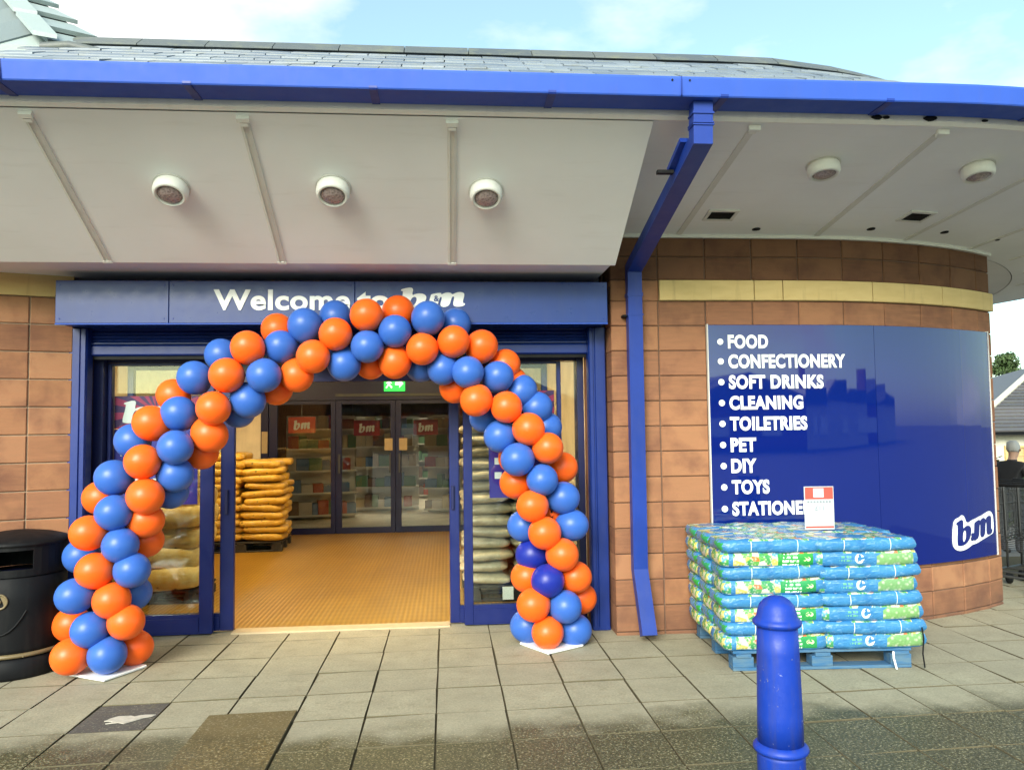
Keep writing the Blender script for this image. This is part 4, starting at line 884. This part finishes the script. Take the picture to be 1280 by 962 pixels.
# printed bag: floral picture, green label with white print, pale blue plastic, yellow end
def bag_mat(nm, printed, mirror=False):
    g = G(nm); x, y, z = g.xyz(g.obj); r = g.rnd
    if mirror: x = g.math('MULTIPLY', x, -1.)
    blue = g.mix(g.ramp(g.noise(g.obj, 7, 4), [(.35, 0), (.7, 1)]), (.03, .165, .40), (.06, .26, .52))
    crease = g.ramp(g.noise(g.map(g.obj, (3, 3, 14)), 6, 5), [(.55, 0), (.75, .5)])
    blue = g.mix(crease, blue, (.42, .66, .86))
    vc = g.voro(g.map(g.obj, (1, 1, 1.2), (.3, .1, .7)), 26, out='Color'); h = g.xyz(vc)[0]
    flo = g.ramp(h, [(0, (.60, .52, .10)), (.14, (.62, .64, .52)), (.34, (.12, .36, .07)), (.58, (.62, .17, .03)), (.66, (.60, .62, .40)), (.80, (.05, .28, .07)), (.93, (.08, .30, .45))], 'CONSTANT')
    flo = g.mix(g.ramp(g.voro(g.obj, 55), [(.1, .55), (.5, 0)]), flo, (.92, .88, .7))
    green = g.mix(g.noise(g.obj, 12, 3), (.01, .22, .03), (.04, .36, .05))
    # white lines of print
    tx = g.math('MULTIPLY', g.math('GREATER_THAN', g.noise(g.map(g.obj, (1, 0.001, 0.3)), 85, 1), .47), g.math('LESS_THAN', g.math('ABSOLUTE', g.math('SUBTRACT', g.math('FRACT', g.math('MULTIPLY', z, 42.)), .5)), .27))
    col = blue
    if printed:
        zin = g.math('LESS_THAN', g.math('ABSOLUTE', z), .041)
        if printed == 1:
            a = g.range(x, -.27, .03); b = g.range(x, .03, .27); c = g.range(x, .06, .17)
            col = g.mix(g.math('MULTIPLY', a, zin), col, flo); col = g.mix(g.math('MULTIPLY', b, zin), col, green)
            col = g.mix(g.math('MULTIPLY', g.math('MULTIPLY', c, zin), tx), col, (.85, .9, .82))
            d = g.range(g.math('SQRT', g.math('ADD', g.math('POWER', g.math('SUBTRACT', x, .225), 2.), g.math('MULTIPLY', g.math('POWER', z, 2.), 2.5))), -1, .026)
            col = g.mix(g.math('MULTIPLY', d, g.math('GREATER_THAN', g.noise(g.obj, 60, 2), .47)), col, (.75, .85, .45))
        else:
            a = g.range(x, .06, .31); sl = g.math('LESS_THAN', z, g.math('MULTIPLY', g.math('SUBTRACT', x, .03), .55))
            yel = g.mix(g.ramp(g.voro(g.obj, 34), [(.15, 1), (.5, 0)]), (.20, .38, .10), (.55, .58, .40))
            col = g.mix(g.math('MULTIPLY', g.math('MULTIPLY', a, zin), sl), col, yel)
            rr = g.math('SQRT', g.math('ADD', g.math('POWER', g.math('ADD', x, .055), 2.), g.math('POWER', z, 2.)))
            col = g.mix(g.math('MULTIPLY', g.range(rr, .014, .032), g.math('GREATER_THAN', g.noise(g.obj, 45, 2), .42)), col, (.80, .88, .68))
            c = g.range(x, -.19, -.11); col = g.mix(g.math('MULTIPLY', g.math('MULTIPLY', c, g.math('LESS_THAN', g.math('ABSOLUTE', z), .022)), tx), col, (.15, .45, .25))
        # picture end seen from the left
        en = g.math('MULTIPLY', g.math('LESS_THAN', x, -.30), g.math('MULTIPLY', zin, g.math('LESS_THAN', y, .06)))
        col = g.mix(en, col, flo)
        top = g.math('GREATER_THAN', z, .036)
        tm = g.math('MULTIPLY', top, g.math('GREATER_THAN', g.noise(g.obj, 5.5, 2), .5)); col = g.mix(tm, col, flo)
    else:
        tk = g.math('LESS_THAN', g.math('ABSOLUTE', g.math('SUBTRACT', g.math('FRACT', g.math('MULTIPLY', g.math('ADD', x, .31), 3.2)), .5)), .007)
        col = g.mix(g.math('MULTIPLY', tk, g.math('LESS_THAN', y, -.12)), col, (.85, .92, .95))
        dk = g.ramp(g.noise(g.map(g.obj, (4, 4, 1)), 14, 4), [(.62, 0), (.72, .7)]); col = g.mix(g.math('MULTIPLY', dk, .6), col, (.02, .10, .36))
        en = g.math('MULTIPLY', g.math('LESS_THAN', x, -.30), g.math('GREATER_THAN', g.noise(g.obj, 9, 2), .52)); col = g.mix(en, col, green)
        top = g.math('GREATER_THAN', z, .034)
        tm = g.math('MULTIPLY', top, g.math('GREATER_THAN', g.noise(g.map(g.obj, (1, 1, 1), (2, 3, 1)), 5.0, 2), .48)); col = g.mix(tm, col, flo)
    col = g.mix(g.ramp(r, [(0, 0), (1, .30)]), col, (.02, .12, .26)); n = g.noise(g.obj, 16, 5, .6, 1.2); n2 = g.noise(g.map(g.obj, (1, 1, 3)), 45, 3)
    return g.bsdf(col, .24, spec=.5, coat=.15, normal=g.bump(g.math('ADD', n, g.math('MULTIPLY', n2, .35)), .55, .012))
def pallet(name, label, loc, rz, wd, dp, h, m, group=None):
    t = thing(name, label, 'pallet', loc, rz, group)
    bl = h-.045
    for i, x in enumerate((-wd/2+.07, 0, wd/2-.07)):
        for y in (-dp/2+.06, 0, dp/2-.06): MB().box((x-.07, y-.05, .022), (x+.07, y+.05, .022+bl-.022), .003).build('block', m, t)
    for y in (-dp/2+.06, 0, dp/2-.06): MB().box((-wd/2, y-.05, 0), (wd/2, y+.05, .021), .003).build('bottom_board', m, t)
    nb_ = 7
    for i in range(nb_):
        y = -dp/2+.05+(dp-.1)*i/(nb_-1); MB().box((-wd/2, y-.045, h-.022), (wd/2, y+.045, h-.002), .003).build('deck_board', m, t)
    for x in (-wd/2+.07, 0, wd/2-.07): MB().box((x-.05, -dp/2, bl), (x+.05, dp/2, h-.0225)).build('stringer_board', m, t)
    return t
g = G('blue_pallet_wood'); p = g.obj
M['palletblue'] = g.bsdf(g.mix(g.ramp(g.noise(g.map(p, (1, 6, 6)), 6, 5), [(.35, 0), (.75, 1)]), (.02, .11, .26), (.10, .17, .22)), .75, normal=g.bump(g.noise(g.map(p, (2, 14, 14)), 6, 4), .3, .004))
M['palletdark'] = painted('dark_pallet_plastic', (.02, .018, .015), .6)
PR = R(-3.2); PO = Vector((2.50, 5.49, 0))
pallet('pallet', 'blue painted pallet under the compost bags by the curved wall', PO, PR, 1.2, .92, .135, M['palletblue'])
BM1, BM2, BM3 = bag_mat('printed_bag_floral', 1), bag_mat('printed_bag_yellow_end', 2), bag_mat('plain_blue_bag', 0)
bag_meshes = {}
for nm, m in (('f', BM1), ('y', BM2), ('p', BM3)): bag_meshes[nm] = [pillow(.715, .335, .092 if nm == 'p' else .115, 14, 8, 4, sd, m, .16, 'bag') for sd in (1, 2, 3)]
lay_words = ('bottom layer', 'second layer up', 'third layer up', 'fourth layer up', 'fifth layer up', 'sixth layer up', 'layer below the top', 'top layer')
row_words = ('front', 'middle', 'back'); cw = ('left', 'right')
random.seed(3)
for L in range(8):
    printed = L % 2 == 0
    for rI in range(3):
        for cI in range(2):
            kind = ('f' if cI == 0 else 'y') if printed else 'p'
            lx = (-.315 if cI == 0 else .305)*(1.02 if not printed else 1.0) + random.uniform(-.01, .012) + .012*(7-L)*(.6 if cI else .1)
            ly = -.305+.305*rI + random.uniform(-.006, .006) - (.0 if printed else .016)
            q = Matrix.Rotation(PR, 3, 'Z') @ Vector((lx, ly, 0))
            zc = .136+sum((.101, .080)[q_ % 2] for q_ in range(L))+(.0505, .040)[L % 2] + random.uniform(-.003, .003)
            o = part('compost_bag', random.choice(bag_meshes[kind]), None, PO+q+Vector((0, 0, zc)), (random.uniform(-.012, .012), random.uniform(-.012, .012), PR+random.uniform(-.02, .02)))
            des = {'f': 'compost bag with flowers and green label', 'y': 'blue compost bag with yellow end', 'p': 'compost bag with plain blue side'}[kind]
            tag(o, '%s, %s %s of %s' % (des, row_words[rI], cw[cI], lay_words[L]), 'compost bag', 'compost bags on the blue pallet')
# strapping hanging down the right front corner
tag(MB().tube([Vector((3.135, 4.975, .27)), Vector((3.14, 4.968, .2)), Vector((3.128, 4.965, .1)), Vector((3.135, 4.96, .012))], .005, 6).build('pallet_strap', M['black']), 'loose black strap hanging at the right front corner of the pallet', 'strap')
tag(MB().tube([Vector((2.93, 4.975, .12)), Vector((2.925, 4.965, .08)), Vector((2.94, 4.96, .01))], .007, 6).build('wrap_strip', M['wplastic']), 'white strip of wrap hanging in front of the blue pallet', 'wrap')
pc = thing('price_card', 'red topped white price card standing on the compost bags', 'price card', (2.645, 5.36, .875), R(-4))
M['cardred'] = painted('card_red_print', (.50, .07, .05), .45, dirt=.02); M['cardwhite'] = painted('card_white', (.46, .50, .54), .4, dirt=.02)
MB().box((-.106, -.003, .0), (.106, .003, .305), .001).build('card', M['cardwhite'], pc)
MB().box((-.1, -.0055, .215), (.1, -.0035, .30)).build('red_header', M['cardred'], pc)
MB().box((-.042, -.0085, .228), (.032, -.006, .292)).build('header_badge', M['cardwhite'], pc)
M['ink'] = painted('grey_print_ink', (.22, .24, .27), .5)
mb = MB()
for i in range(8): mb.box((-.085+.022*i, -.0055, .190), (-.07+.022*i, -.0035, .203))
mb.build('small_print', M['ink'], pc)
me = fit(text_mesh('£11', 1, .0, .001), -.03, .03, .135, .168); flat_on(me, -.0045); me.materials.append(M['ink']); part('lettering', me, pc)
box('red_edge', (-.1, -.0055, .012), (.1, -.0035, .024), M['cardred'], None); o = bpy.data.objects['red_edge']; o.parent = pc

# sacks inside the lobby
def sack_mat(nm, a, b, spot, amt, sc):
    g = G(nm); v = g.voro(g.obj, sc); n = g.noise(g.obj, 9, 4)
    c = g.mix(g.ramp(n, [(.38, 0), (.65, 1)]), a, b); c = g.mix(g.math('MULTIPLY', g.ramp(v, [(.12, 1), (.2, 0)]), amt), c, spot)
    c = g.mix(g.ramp(g.rnd, [(0, 0), (1, .5)]), c, sc3(b, .5)); c = g.mix(g.ramp(g.noise(g.map(g.obj, (2, 2, 9)), 7, 5), [(.55, 0), (.75, .4)]), c, (.85, .8, .62))
    return g.bsdf(c, .4, normal=g.bump(g.noise(g.obj, 14, 5, .6, 1), .5, .012))
SM = {'yellow': sack_mat('yellow_sack_print', (.72, .46, .06), (.60, .34, .03), (.14, .11, .02), .9, 11), 'cream': sack_mat('cream_sack_print', (.78, .60, .25), (.68, .46, .11), (.09, .05, .03), .9, 9), 'grey': sack_mat('pale_sack_print', (.60, .50, .34), (.38, .32, .20), (.07, .10, .05), .6, 8)}
def stack(kind, words, loc, rz, nx, ny, L, W, T, layers, ph, group, plabel):
    t = pallet('pallet', plabel, loc, rz, nx*L*.96, ny*W*.96, ph, M['palletdark'])
    ms_ = [pillow(L, W*1.02, T*(.98 if kind == 'grey' else 1.1), 8, 6, 3, sd, SM[kind], {'yellow': .30, 'cream': .14, 'grey': .5}[kind], 'sack') for sd in (4, 5, 6)]
    n = 0
    for l in range(layers):
        for j in range(ny):
            for i in range(nx):
                if l == layers-1 and kind == 'yellow' and i == nx-1: continue
                q = Matrix.Rotation(rz, 3, 'Z') @ Vector(((i-(nx-1)/2)*L*.97+random.uniform(-.04, .04), (j-(ny-1)/2)*W*.99+random.uniform(-.02, .02), 0))
                o = part('%s_sack' % words[0], random.choice(ms_), None, Vector(loc)+q+Vector((0, 0, ph+T*(l+.53))), (random.uniform(-.04, .04), random.uniform(-.07, .07), rz+random.uniform(-.12, .12)+(math.pi if random.random() < .5 else 0)))
                side = ('left', 'right')[i] if nx == 2 else ('left', 'middle', 'right')[i]; dep = 'only' if ny == 1 else ('front', 'back')[j] if ny == 2 else ('front', 'middle', 'back')[j]
                lw = 'bottom' if l == 0 else ('top' if l == layers-1 else ('first', 'second', 'third', 'fourth', 'fifth', 'sixth', 'seventh', 'eighth', 'ninth', 'tenth', 'eleventh', 'twelfth', 'thirteenth', 'fourteenth')[l]+' lowest')
                s_ = random.uniform(.94, 1.04); o.scale = (s_, random.uniform(.95, 1.04), random.uniform(.9, 1.08)); tag(o, '%s, %s of its %s layer' % (words[1], side if ny == 1 else dep+' '+side, lw), 'sack', group)
stack('yellow', ('yellow', 'yellow sack in the lobby'), (-2.78, 11.15, .009), .05, 2, 2, .56, .45, .098, 12, .14, 'yellow sacks stacked in the lobby', 'dark pallet under the yellow sacks in the lobby')
stack('cream', ('cream', 'cream sack with dark spots'), (-2.83, 7.92, .009), 0, 2, 1, .50, .6, .19, 8, .13, 'cream sacks behind the left side screen', 'dark pallet under the cream sacks behind the left side screen')
stack('grey', ('pale', 'pale sack behind right screen'), (.60, 7.72, .009), .03, 2, 2, .46, .42, .108, 14, .15, 'pale sacks behind the right side screen', 'dark pallet under the pale sacks behind the right side screen')
box('price_ticket', (.50, 7.18, .055), (.60, 7.19, .17), M['letter']); tag(bpy.data.objects['price_ticket'], 'white price ticket hanging low on the pale sack pallet', 'ticket')

# ================================================================ beyond the corner on the right: trolleys, shopper, hedge, house, tree
def trolley_meshes():
    w_ = MB(); r = .004
    def P(t, s, z): return Vector((s*(.26-.05*t), -.42+.84*t, z))     # basket, narrow at the far end
    zb, zt = (.42, .52), (1.0, .92)
    for i in range(13):
        t = i/12; b, tp = zb[0]+(zb[1]-zb[0])*t, zt[0]+(zt[1]-zt[0])*t
        for s in (-1, 1): w_.tube([P(t, s, b), P(t, s, tp)], r, 5)
        w_.tube([P(t, -1, b), P(t, 1, b)], r, 5)
    for j in range(7):
        f = j/6
        for s in (-1, 1): w_.tube([P(0, s, zb[0]+(zt[0]-zb[0])*f), P(1, s, zb[1]+(zt[1]-zb[1])*f)], r if 0 < j < 6 else .008, 5)
        w_.tube([P(1, -1, zb[1]+(zt[1]-zb[1])*f), P(1, 1, zb[1]+(zt[1]-zb[1])*f)], r, 5)
    c = MB()
    for s in (-1, 1): c.tube([(s*.24, -.42, 1.02), (s*.24, -.40, .42), (s*.25, -.38, .16), (s*.20, .40, .16), (s*.2, .42, .5)], .012, 8)
    c.tube([(-.25, -.38, .16), (.25, -.38, .16)], .012, 8)
    h = MB().tube([(-.26, -.46, 1.03), (.26, -.46, 1.03)], .016, 10)
    k = MB().lathe([(.03, -.015), (.06, -.013), (.062, 0), (.06, .013), (.03, .015)], (0, 0, 0), 18, axis=(1, 0, 0))
    return w_.mesh('basket', M['chrome']), c.mesh('chassis', M['chrome']), h.mesh('handle', M['black']), k.mesh('wheel', M['black'])
TM = trolley_meshes(); tl = ('shopping trolley nearest the wall corner in the nested row', 'second shopping trolley of the nested row beyond the wall', 'third shopping trolley of the nested row beyond the wall', 'farthest shopping trolley of the nested row beyond the wall')
for i in range(4):
    t = thing('shopping_trolley', tl[i], 'trolley', (5.62+.23*i, 7.2+.1*i, 0), R(-62), 'nested shopping trolleys beyond the wall')
    part('basket', TM[0], t); part('chassis', TM[1], t); part('handle', TM[2], t)
    for x, y in ((-.24, -.38), (.24, -.38), (-.2, .38), (.2, .38)): part('wheel', TM[3], t, (x, y, .064))
def tree(name, label, cat, loc, h, rad, seed, leaf=.2, n=1500, cz=.62, ch=.28, group=None, col=(.045, .075, .025)):
    rnd = random.Random(seed); t = thing(name, label, cat, loc, group=group)
    mb = MB(); mb.tube([(0, 0, 0), (.05*h*.1, 0, h*.25), (0, .02*h, h*.5), (.02*h, 0, h*.8)], h*.025, 8)
    for i in range(7):
        a = rnd.uniform(0, 6.28); z0 = h*rnd.uniform(.3, .6); mb.tube([(0, 0, z0), (rad*.4*math.cos(a), rad*.4*math.sin(a), z0+h*.12), (rad*.75*math.cos(a), rad*.75*math.sin(a), z0+h*.2)], h*.01, 5)
    bk = G('bark'); mm = bk.bsdf((.09, .065, .045), .9); mb.build('trunk', mm, t)
    lf = MB(); cl = []
    for i in range(26):
        while True:
            v = Vector((rnd.uniform(-1, 1), rnd.uniform(-1, 1), rnd.uniform(-1, 1)))
            if v.length < 1: break
        cl.append((Vector((v.x*rad*.75, v.y*rad*.75, h*cz+v.z*h*ch)), rad*rnd.uniform(.22, .42)))
    for i in range(n):
        c, r = rnd.choice(cl); v = Vector((rnd.gauss(0, 1), rnd.gauss(0, 1), rnd.gauss(0, 1))).normalized()*r*rnd.uniform(.6, 1.05); p = c+v
        nrm = (v.normalized()+Vector((rnd.uniform(-.6, .6), rnd.uniform(-.6, .6), rnd.uniform(-.2, .8)))).normalized(); a = nrm.orthogonal().normalized(); b = nrm.cross(a); s = leaf*rnd.uniform(.6, 1.2)
        lf.add([p-a*s, p+b*s*.55, p+a*s, p-b*s*.55+nrm*s*.2], [(0, 1, 2, 3)])
    gg = G('foliage'); cc = gg.mix(gg.ramp(gg.noise(gg.pos, 1.3, 4), [(.35, 0), (.65, 1)]), sc3(col, .6), sc3(col, 1.7)); mm = gg.bsdf(cc, .6, spec=.3)
    o = lf.build('crown', mm, t); o['kind'] = 'stuff'; return t
tree('broadleaf_tree', 'dark round crowned tree above the house roof at the right edge', 'tree', (69.1, 90, -1.6), 12.2, 2.0, 4, .20, 2600, .83, .11)
tree('hedge', 'dark green hedge behind the shopping trolleys', 'hedge', (10.1, 13.6, -.6), 1.75, 1.3, 9, .09, 2600, .5)
hs = thing('house', 'low house with dark tiled hipped roof and pale window wall beyond the wall corner', 'house', (24, 30, -1.5), world=True)
M['render'] = painted('cream_render', (.62, .58, .48), .85, dirt=.15); M['winwarm'] = painted('curtained_window', (.50, .36, .18), .3, dirt=.1)
box('wall', (17.6, 25.0, -1.7), (34, 36, 1.26), M['render'], hs)
box('eaves_board', (17.2, 24.5, 1.20), (34.4, 24.56, 1.34), M['black'], hs); box('soffit', (17.2, 24.56, 1.20), (34.4, 25, 1.24), M['black'], hs)
for i, (x0, x1) in enumerate(((19.05, 20.6), (21.6, 23.4), (25, 27))):
    wn = MB(); wn.box((x0-.09, 24.93, -.48), (x0, 25.02, .82)); wn.box((x1, 24.93, -.48), (x1+.09, 25.02, .82)); wn.box((x0, 24.93, .75), (x1, 25.02, .82)); wn.box((x0, 24.93, -.48), (x1, 25.02, -.41))
    n_ = 5
    for k in range(1, n_): xx = x0+(x1-x0)*k/n_; wn.box((xx-.02, 24.95, -.41), (xx+.02, 25.0, .75))
    for zz in (-.1, .2, .5): wn.box((x0, 24.955, zz-.015), (x1, 24.995, zz+.015))
    o = wn.build('window', M['stone'], hs); box('pane', (x0, 24.985, -.41), (x1, 24.99, .75), M['winwarm'], o)
    box('sill', (x0-.15, 24.8, -.62), (x1+.15, 25.0, -.49), M['white'], o)
e0, e1, e2, e3 = Vector((17.2, 24.45, 1.3)), Vector((34.4, 24.45, 1.3)), Vector((34.4, 36.5, 1.3)), Vector((17.2, 36.5, 1.3)); k0, k1 = Vector((24.9, 30.4, 4.05)), Vector((28, 30.4, 4.05))
mb = MB(); mb.add([e0, e1, e2, e3, k0, k1], [(0, 1, 5, 4), (1, 2, 5), (2, 3, 4, 5), (3, 0, 4), (3, 2, 1, 0)]); rf = mb.build('roof', M['houseroof'], hs)
nrm = (e1-e0).cross(k0-e0).normalized()
if nrm.z < 0: nrm = -nrm
NC = 22                                             # tile courses, each a lapped strip
for i in range(NC):
    t0, t1 = i/NC, (i+1)/NC; a, b, c, d = e0.lerp(k0, t0), e1.lerp(k1, t0), e1.lerp(k1, t1), e0.lerp(k0, t1)
    vs = [a+nrm*.07, b+nrm*.07, c+nrm*.015, d+nrm*.015, a+nrm*.005, b+nrm*.005]; m2 = MB(); m2.add(vs, [(0, 1, 2, 3), (0, 4, 5, 1)]); m2.build('tile_course', M['houseroof'], rf)
MB().tube([e0+Vector((0, 0, .06)), k0+Vector((0, 0, .06))], .11, 8).build('hip_tile', M['render'], rf)
MB().tube([k0+Vector((0, 0, .06)), k1+Vector((0, 0, .06))], .13, 8).build('ridge_tile', M['ridge'], rf)

# shopper behind the trolleys, mostly hidden by the wall
def person(label, loc, rz, jacket, trousers, hair):
    bm = bmesh.new(); L = bm.verts.layers.skin.verify(); V = {}
    def v(n, x, y, z, r, r2=None): a = bm.verts.new((x, y, z)); a[L].radius = (r, r2 or r); V[n] = a; return a
    v('pel', 0, 0, .92, .15, .11); v('waist', 0, .02, 1.08, .135, .10); v('chest', 0, .06, 1.28, .165, .115); v('neckb', 0, .09, 1.42, .075); v('neck', 0, .12, 1.49, .055); v('head', 0, .15, 1.57, .085, .095); v('crown', 0, .145, 1.66, .075, .085)
    ch = [('pel', 'waist'), ('waist', 'chest'), ('chest', 'neckb'), ('neckb', 'neck'), ('neck', 'head'), ('head', 'crown')]
    for s, q in ((-1, 'l'), (1, 'r')):
        v('hip'+q, s*.09, 0, .86, .10); v('knee'+q, s*.10, .05*s, .47, .068); v('ank'+q, s*.10, .02*s-.03, .09, .045); v('toe'+q, s*.11, .02*s+.13, .035, .035)
        v('sh'+q, s*.19, .07, 1.36, .07); v('elb'+q, s*.25, .12, 1.08, .052); v('wri'+q, s*.20, .36, .98, .034); v('palm'+q, s*.19, .44, .985, .03, .02)
        ch += [('pel', 'hip'+q), ('hip'+q, 'knee'+q), ('knee'+q, 'ank'+q), ('ank'+q, 'toe'+q), ('chest', 'sh'+q), ('sh'+q, 'elb'+q), ('elb'+q, 'wri'+q), ('wri'+q, 'palm'+q)]
        for f in range(5):
            dx = (-.024+.016*f) if f < 4 else -s*.035; v('f%d%s' % (f, q), s*.19+dx, .49 if f < 4 else .455, .98, .009); v('g%d%s' % (f, q), s*.19+dx*1.05, .515 if f < 4 else .475, .955, .008)
            ch += [('palm'+q, 'f%d%s' % (f, q)), ('f%d%s' % (f, q), 'g%d%s' % (f, q))]
    for a, b in ch: bm.edges.new((V[a], V[b]))
    me = bpy.data.meshes.new('body'); bm.verts.index_update(); pi = V['pel'].index; bm.to_mesh(me); bm.free(); me.skin_vertices[0].data[pi].use_root = True
    t = thing('person', label, 'person', loc, rz)
    o = part('body', me, t); md = o.modifiers.new('skin', 'SKIN'); sb = o.modifiers.new('subdivision', 'SUBSURF'); sb.levels = sb.render_levels = 2
    g = G('clothing_and_skin'); x, y, z = g.xyz(g.obj)
    c = g.mix(g.math('GREATER_THAN', z, .90), trousers, jacket); c = g.mix(g.math('GREATER_THAN', z, 1.455), c, (.50, .30, .22)); c = g.mix(g.math('LESS_THAN', z, .075), c, (.02, .02, .02))
    c = g.mix(g.math('GREATER_THAN', y, .37), c, (.50, .30, .22)); me.materials.append(g.bsdf(c, .7))
    hm = MB(); rr = [(.0, .10), (.045, .092), (.078, .06), (.092, .0), (.09, -.045), (.078, -.075)]; hm.lathe([(r, z) for r, z in rr[::-1]], (0, .13, 1.65), 20); gh = G('hair'); hm.v = [tuple(Vector(q)+mnoise.noise_vector(Vector(q)*30)*.012) for q in hm.v]; hm.build('hair', gh.bsdf(sc3(hair, 1), .7), t)
    fm = MB(); 
    for s in (-1, 1): fm.lathe([(.011, -.006), (.009, .004), (0, .006)], (s*.033, .232, 1.615), 10, axis=(0, 1, 0)); fm.lathe([(.02, -.005), (.014, .008)], (s*.094, .15, 1.60), 8, axis=(s, 0, 0))
    fm.lathe([(.017, 0), (.008, .03)], (0, .228, 1.585), 8, axis=(0, 1, -.2)); fm.box((-.025, .222, 1.542), (.025, .238, 1.550)); fm.build('face_features', M['brick'], t)
    return t
person('person in dark jacket with pale grey hair behind the trolleys', (8.63, 11.3, -.41), R(-70), (.015, .015, .018), (.03, .035, .05), (.42, .41, .40))

# terrace across the car park behind the viewer: it shows as a silhouette in the glossy board
random.seed(2)
x = -26; nh = 0
hw = ('first', 'second', 'third', 'fourth', 'fifth', 'sixth', 'seventh', 'eighth', 'ninth', 'tenth', 'eleventh', 'twelfth')
while x < 60:
    tc_ = thing('terraced_house', hw[nh]+' house along the row across the car park, mirrored in the glossy board', 'house', (x+4, -38, 0), world=True, group='houses across the car park'); nh += 1
    wd = random.uniform(7, 9); h = random.uniform(3.0, 3.5); hr = h+random.uniform(1.4, 2.4)
    box('wall', (x+.01, -46, -.1), (x+wd-.01, -38, h), M['brick'] if random.random() < .5 else M['render'], tc_)
    mb = MB(); mb.prism([(x-.1, h), (x+wd+.1, h), (x+wd/2, hr)] if random.random() < .6 else [(x-.1, h), (x+wd+.1, h), (x+wd-.8, hr-.8), (x+.8, hr-.8)], lambda u, v, k: (u, -37.6-8.8*k, v)); mb.build('roof', M['houseroof'], tc_)
    box('chimney', (x+wd*.2, -43, h), (x+wd*.2+.9, -42, hr+.9), M['brick'], tc_)
    for k in range(2):
        for zz in (.9,): box('window', (x+wd*(.2+.4*k), -37.98, zz), (x+wd*(.2+.4*k)+1.3, -37.9, zz+1.2), M['white'], tc_)
    x += wd
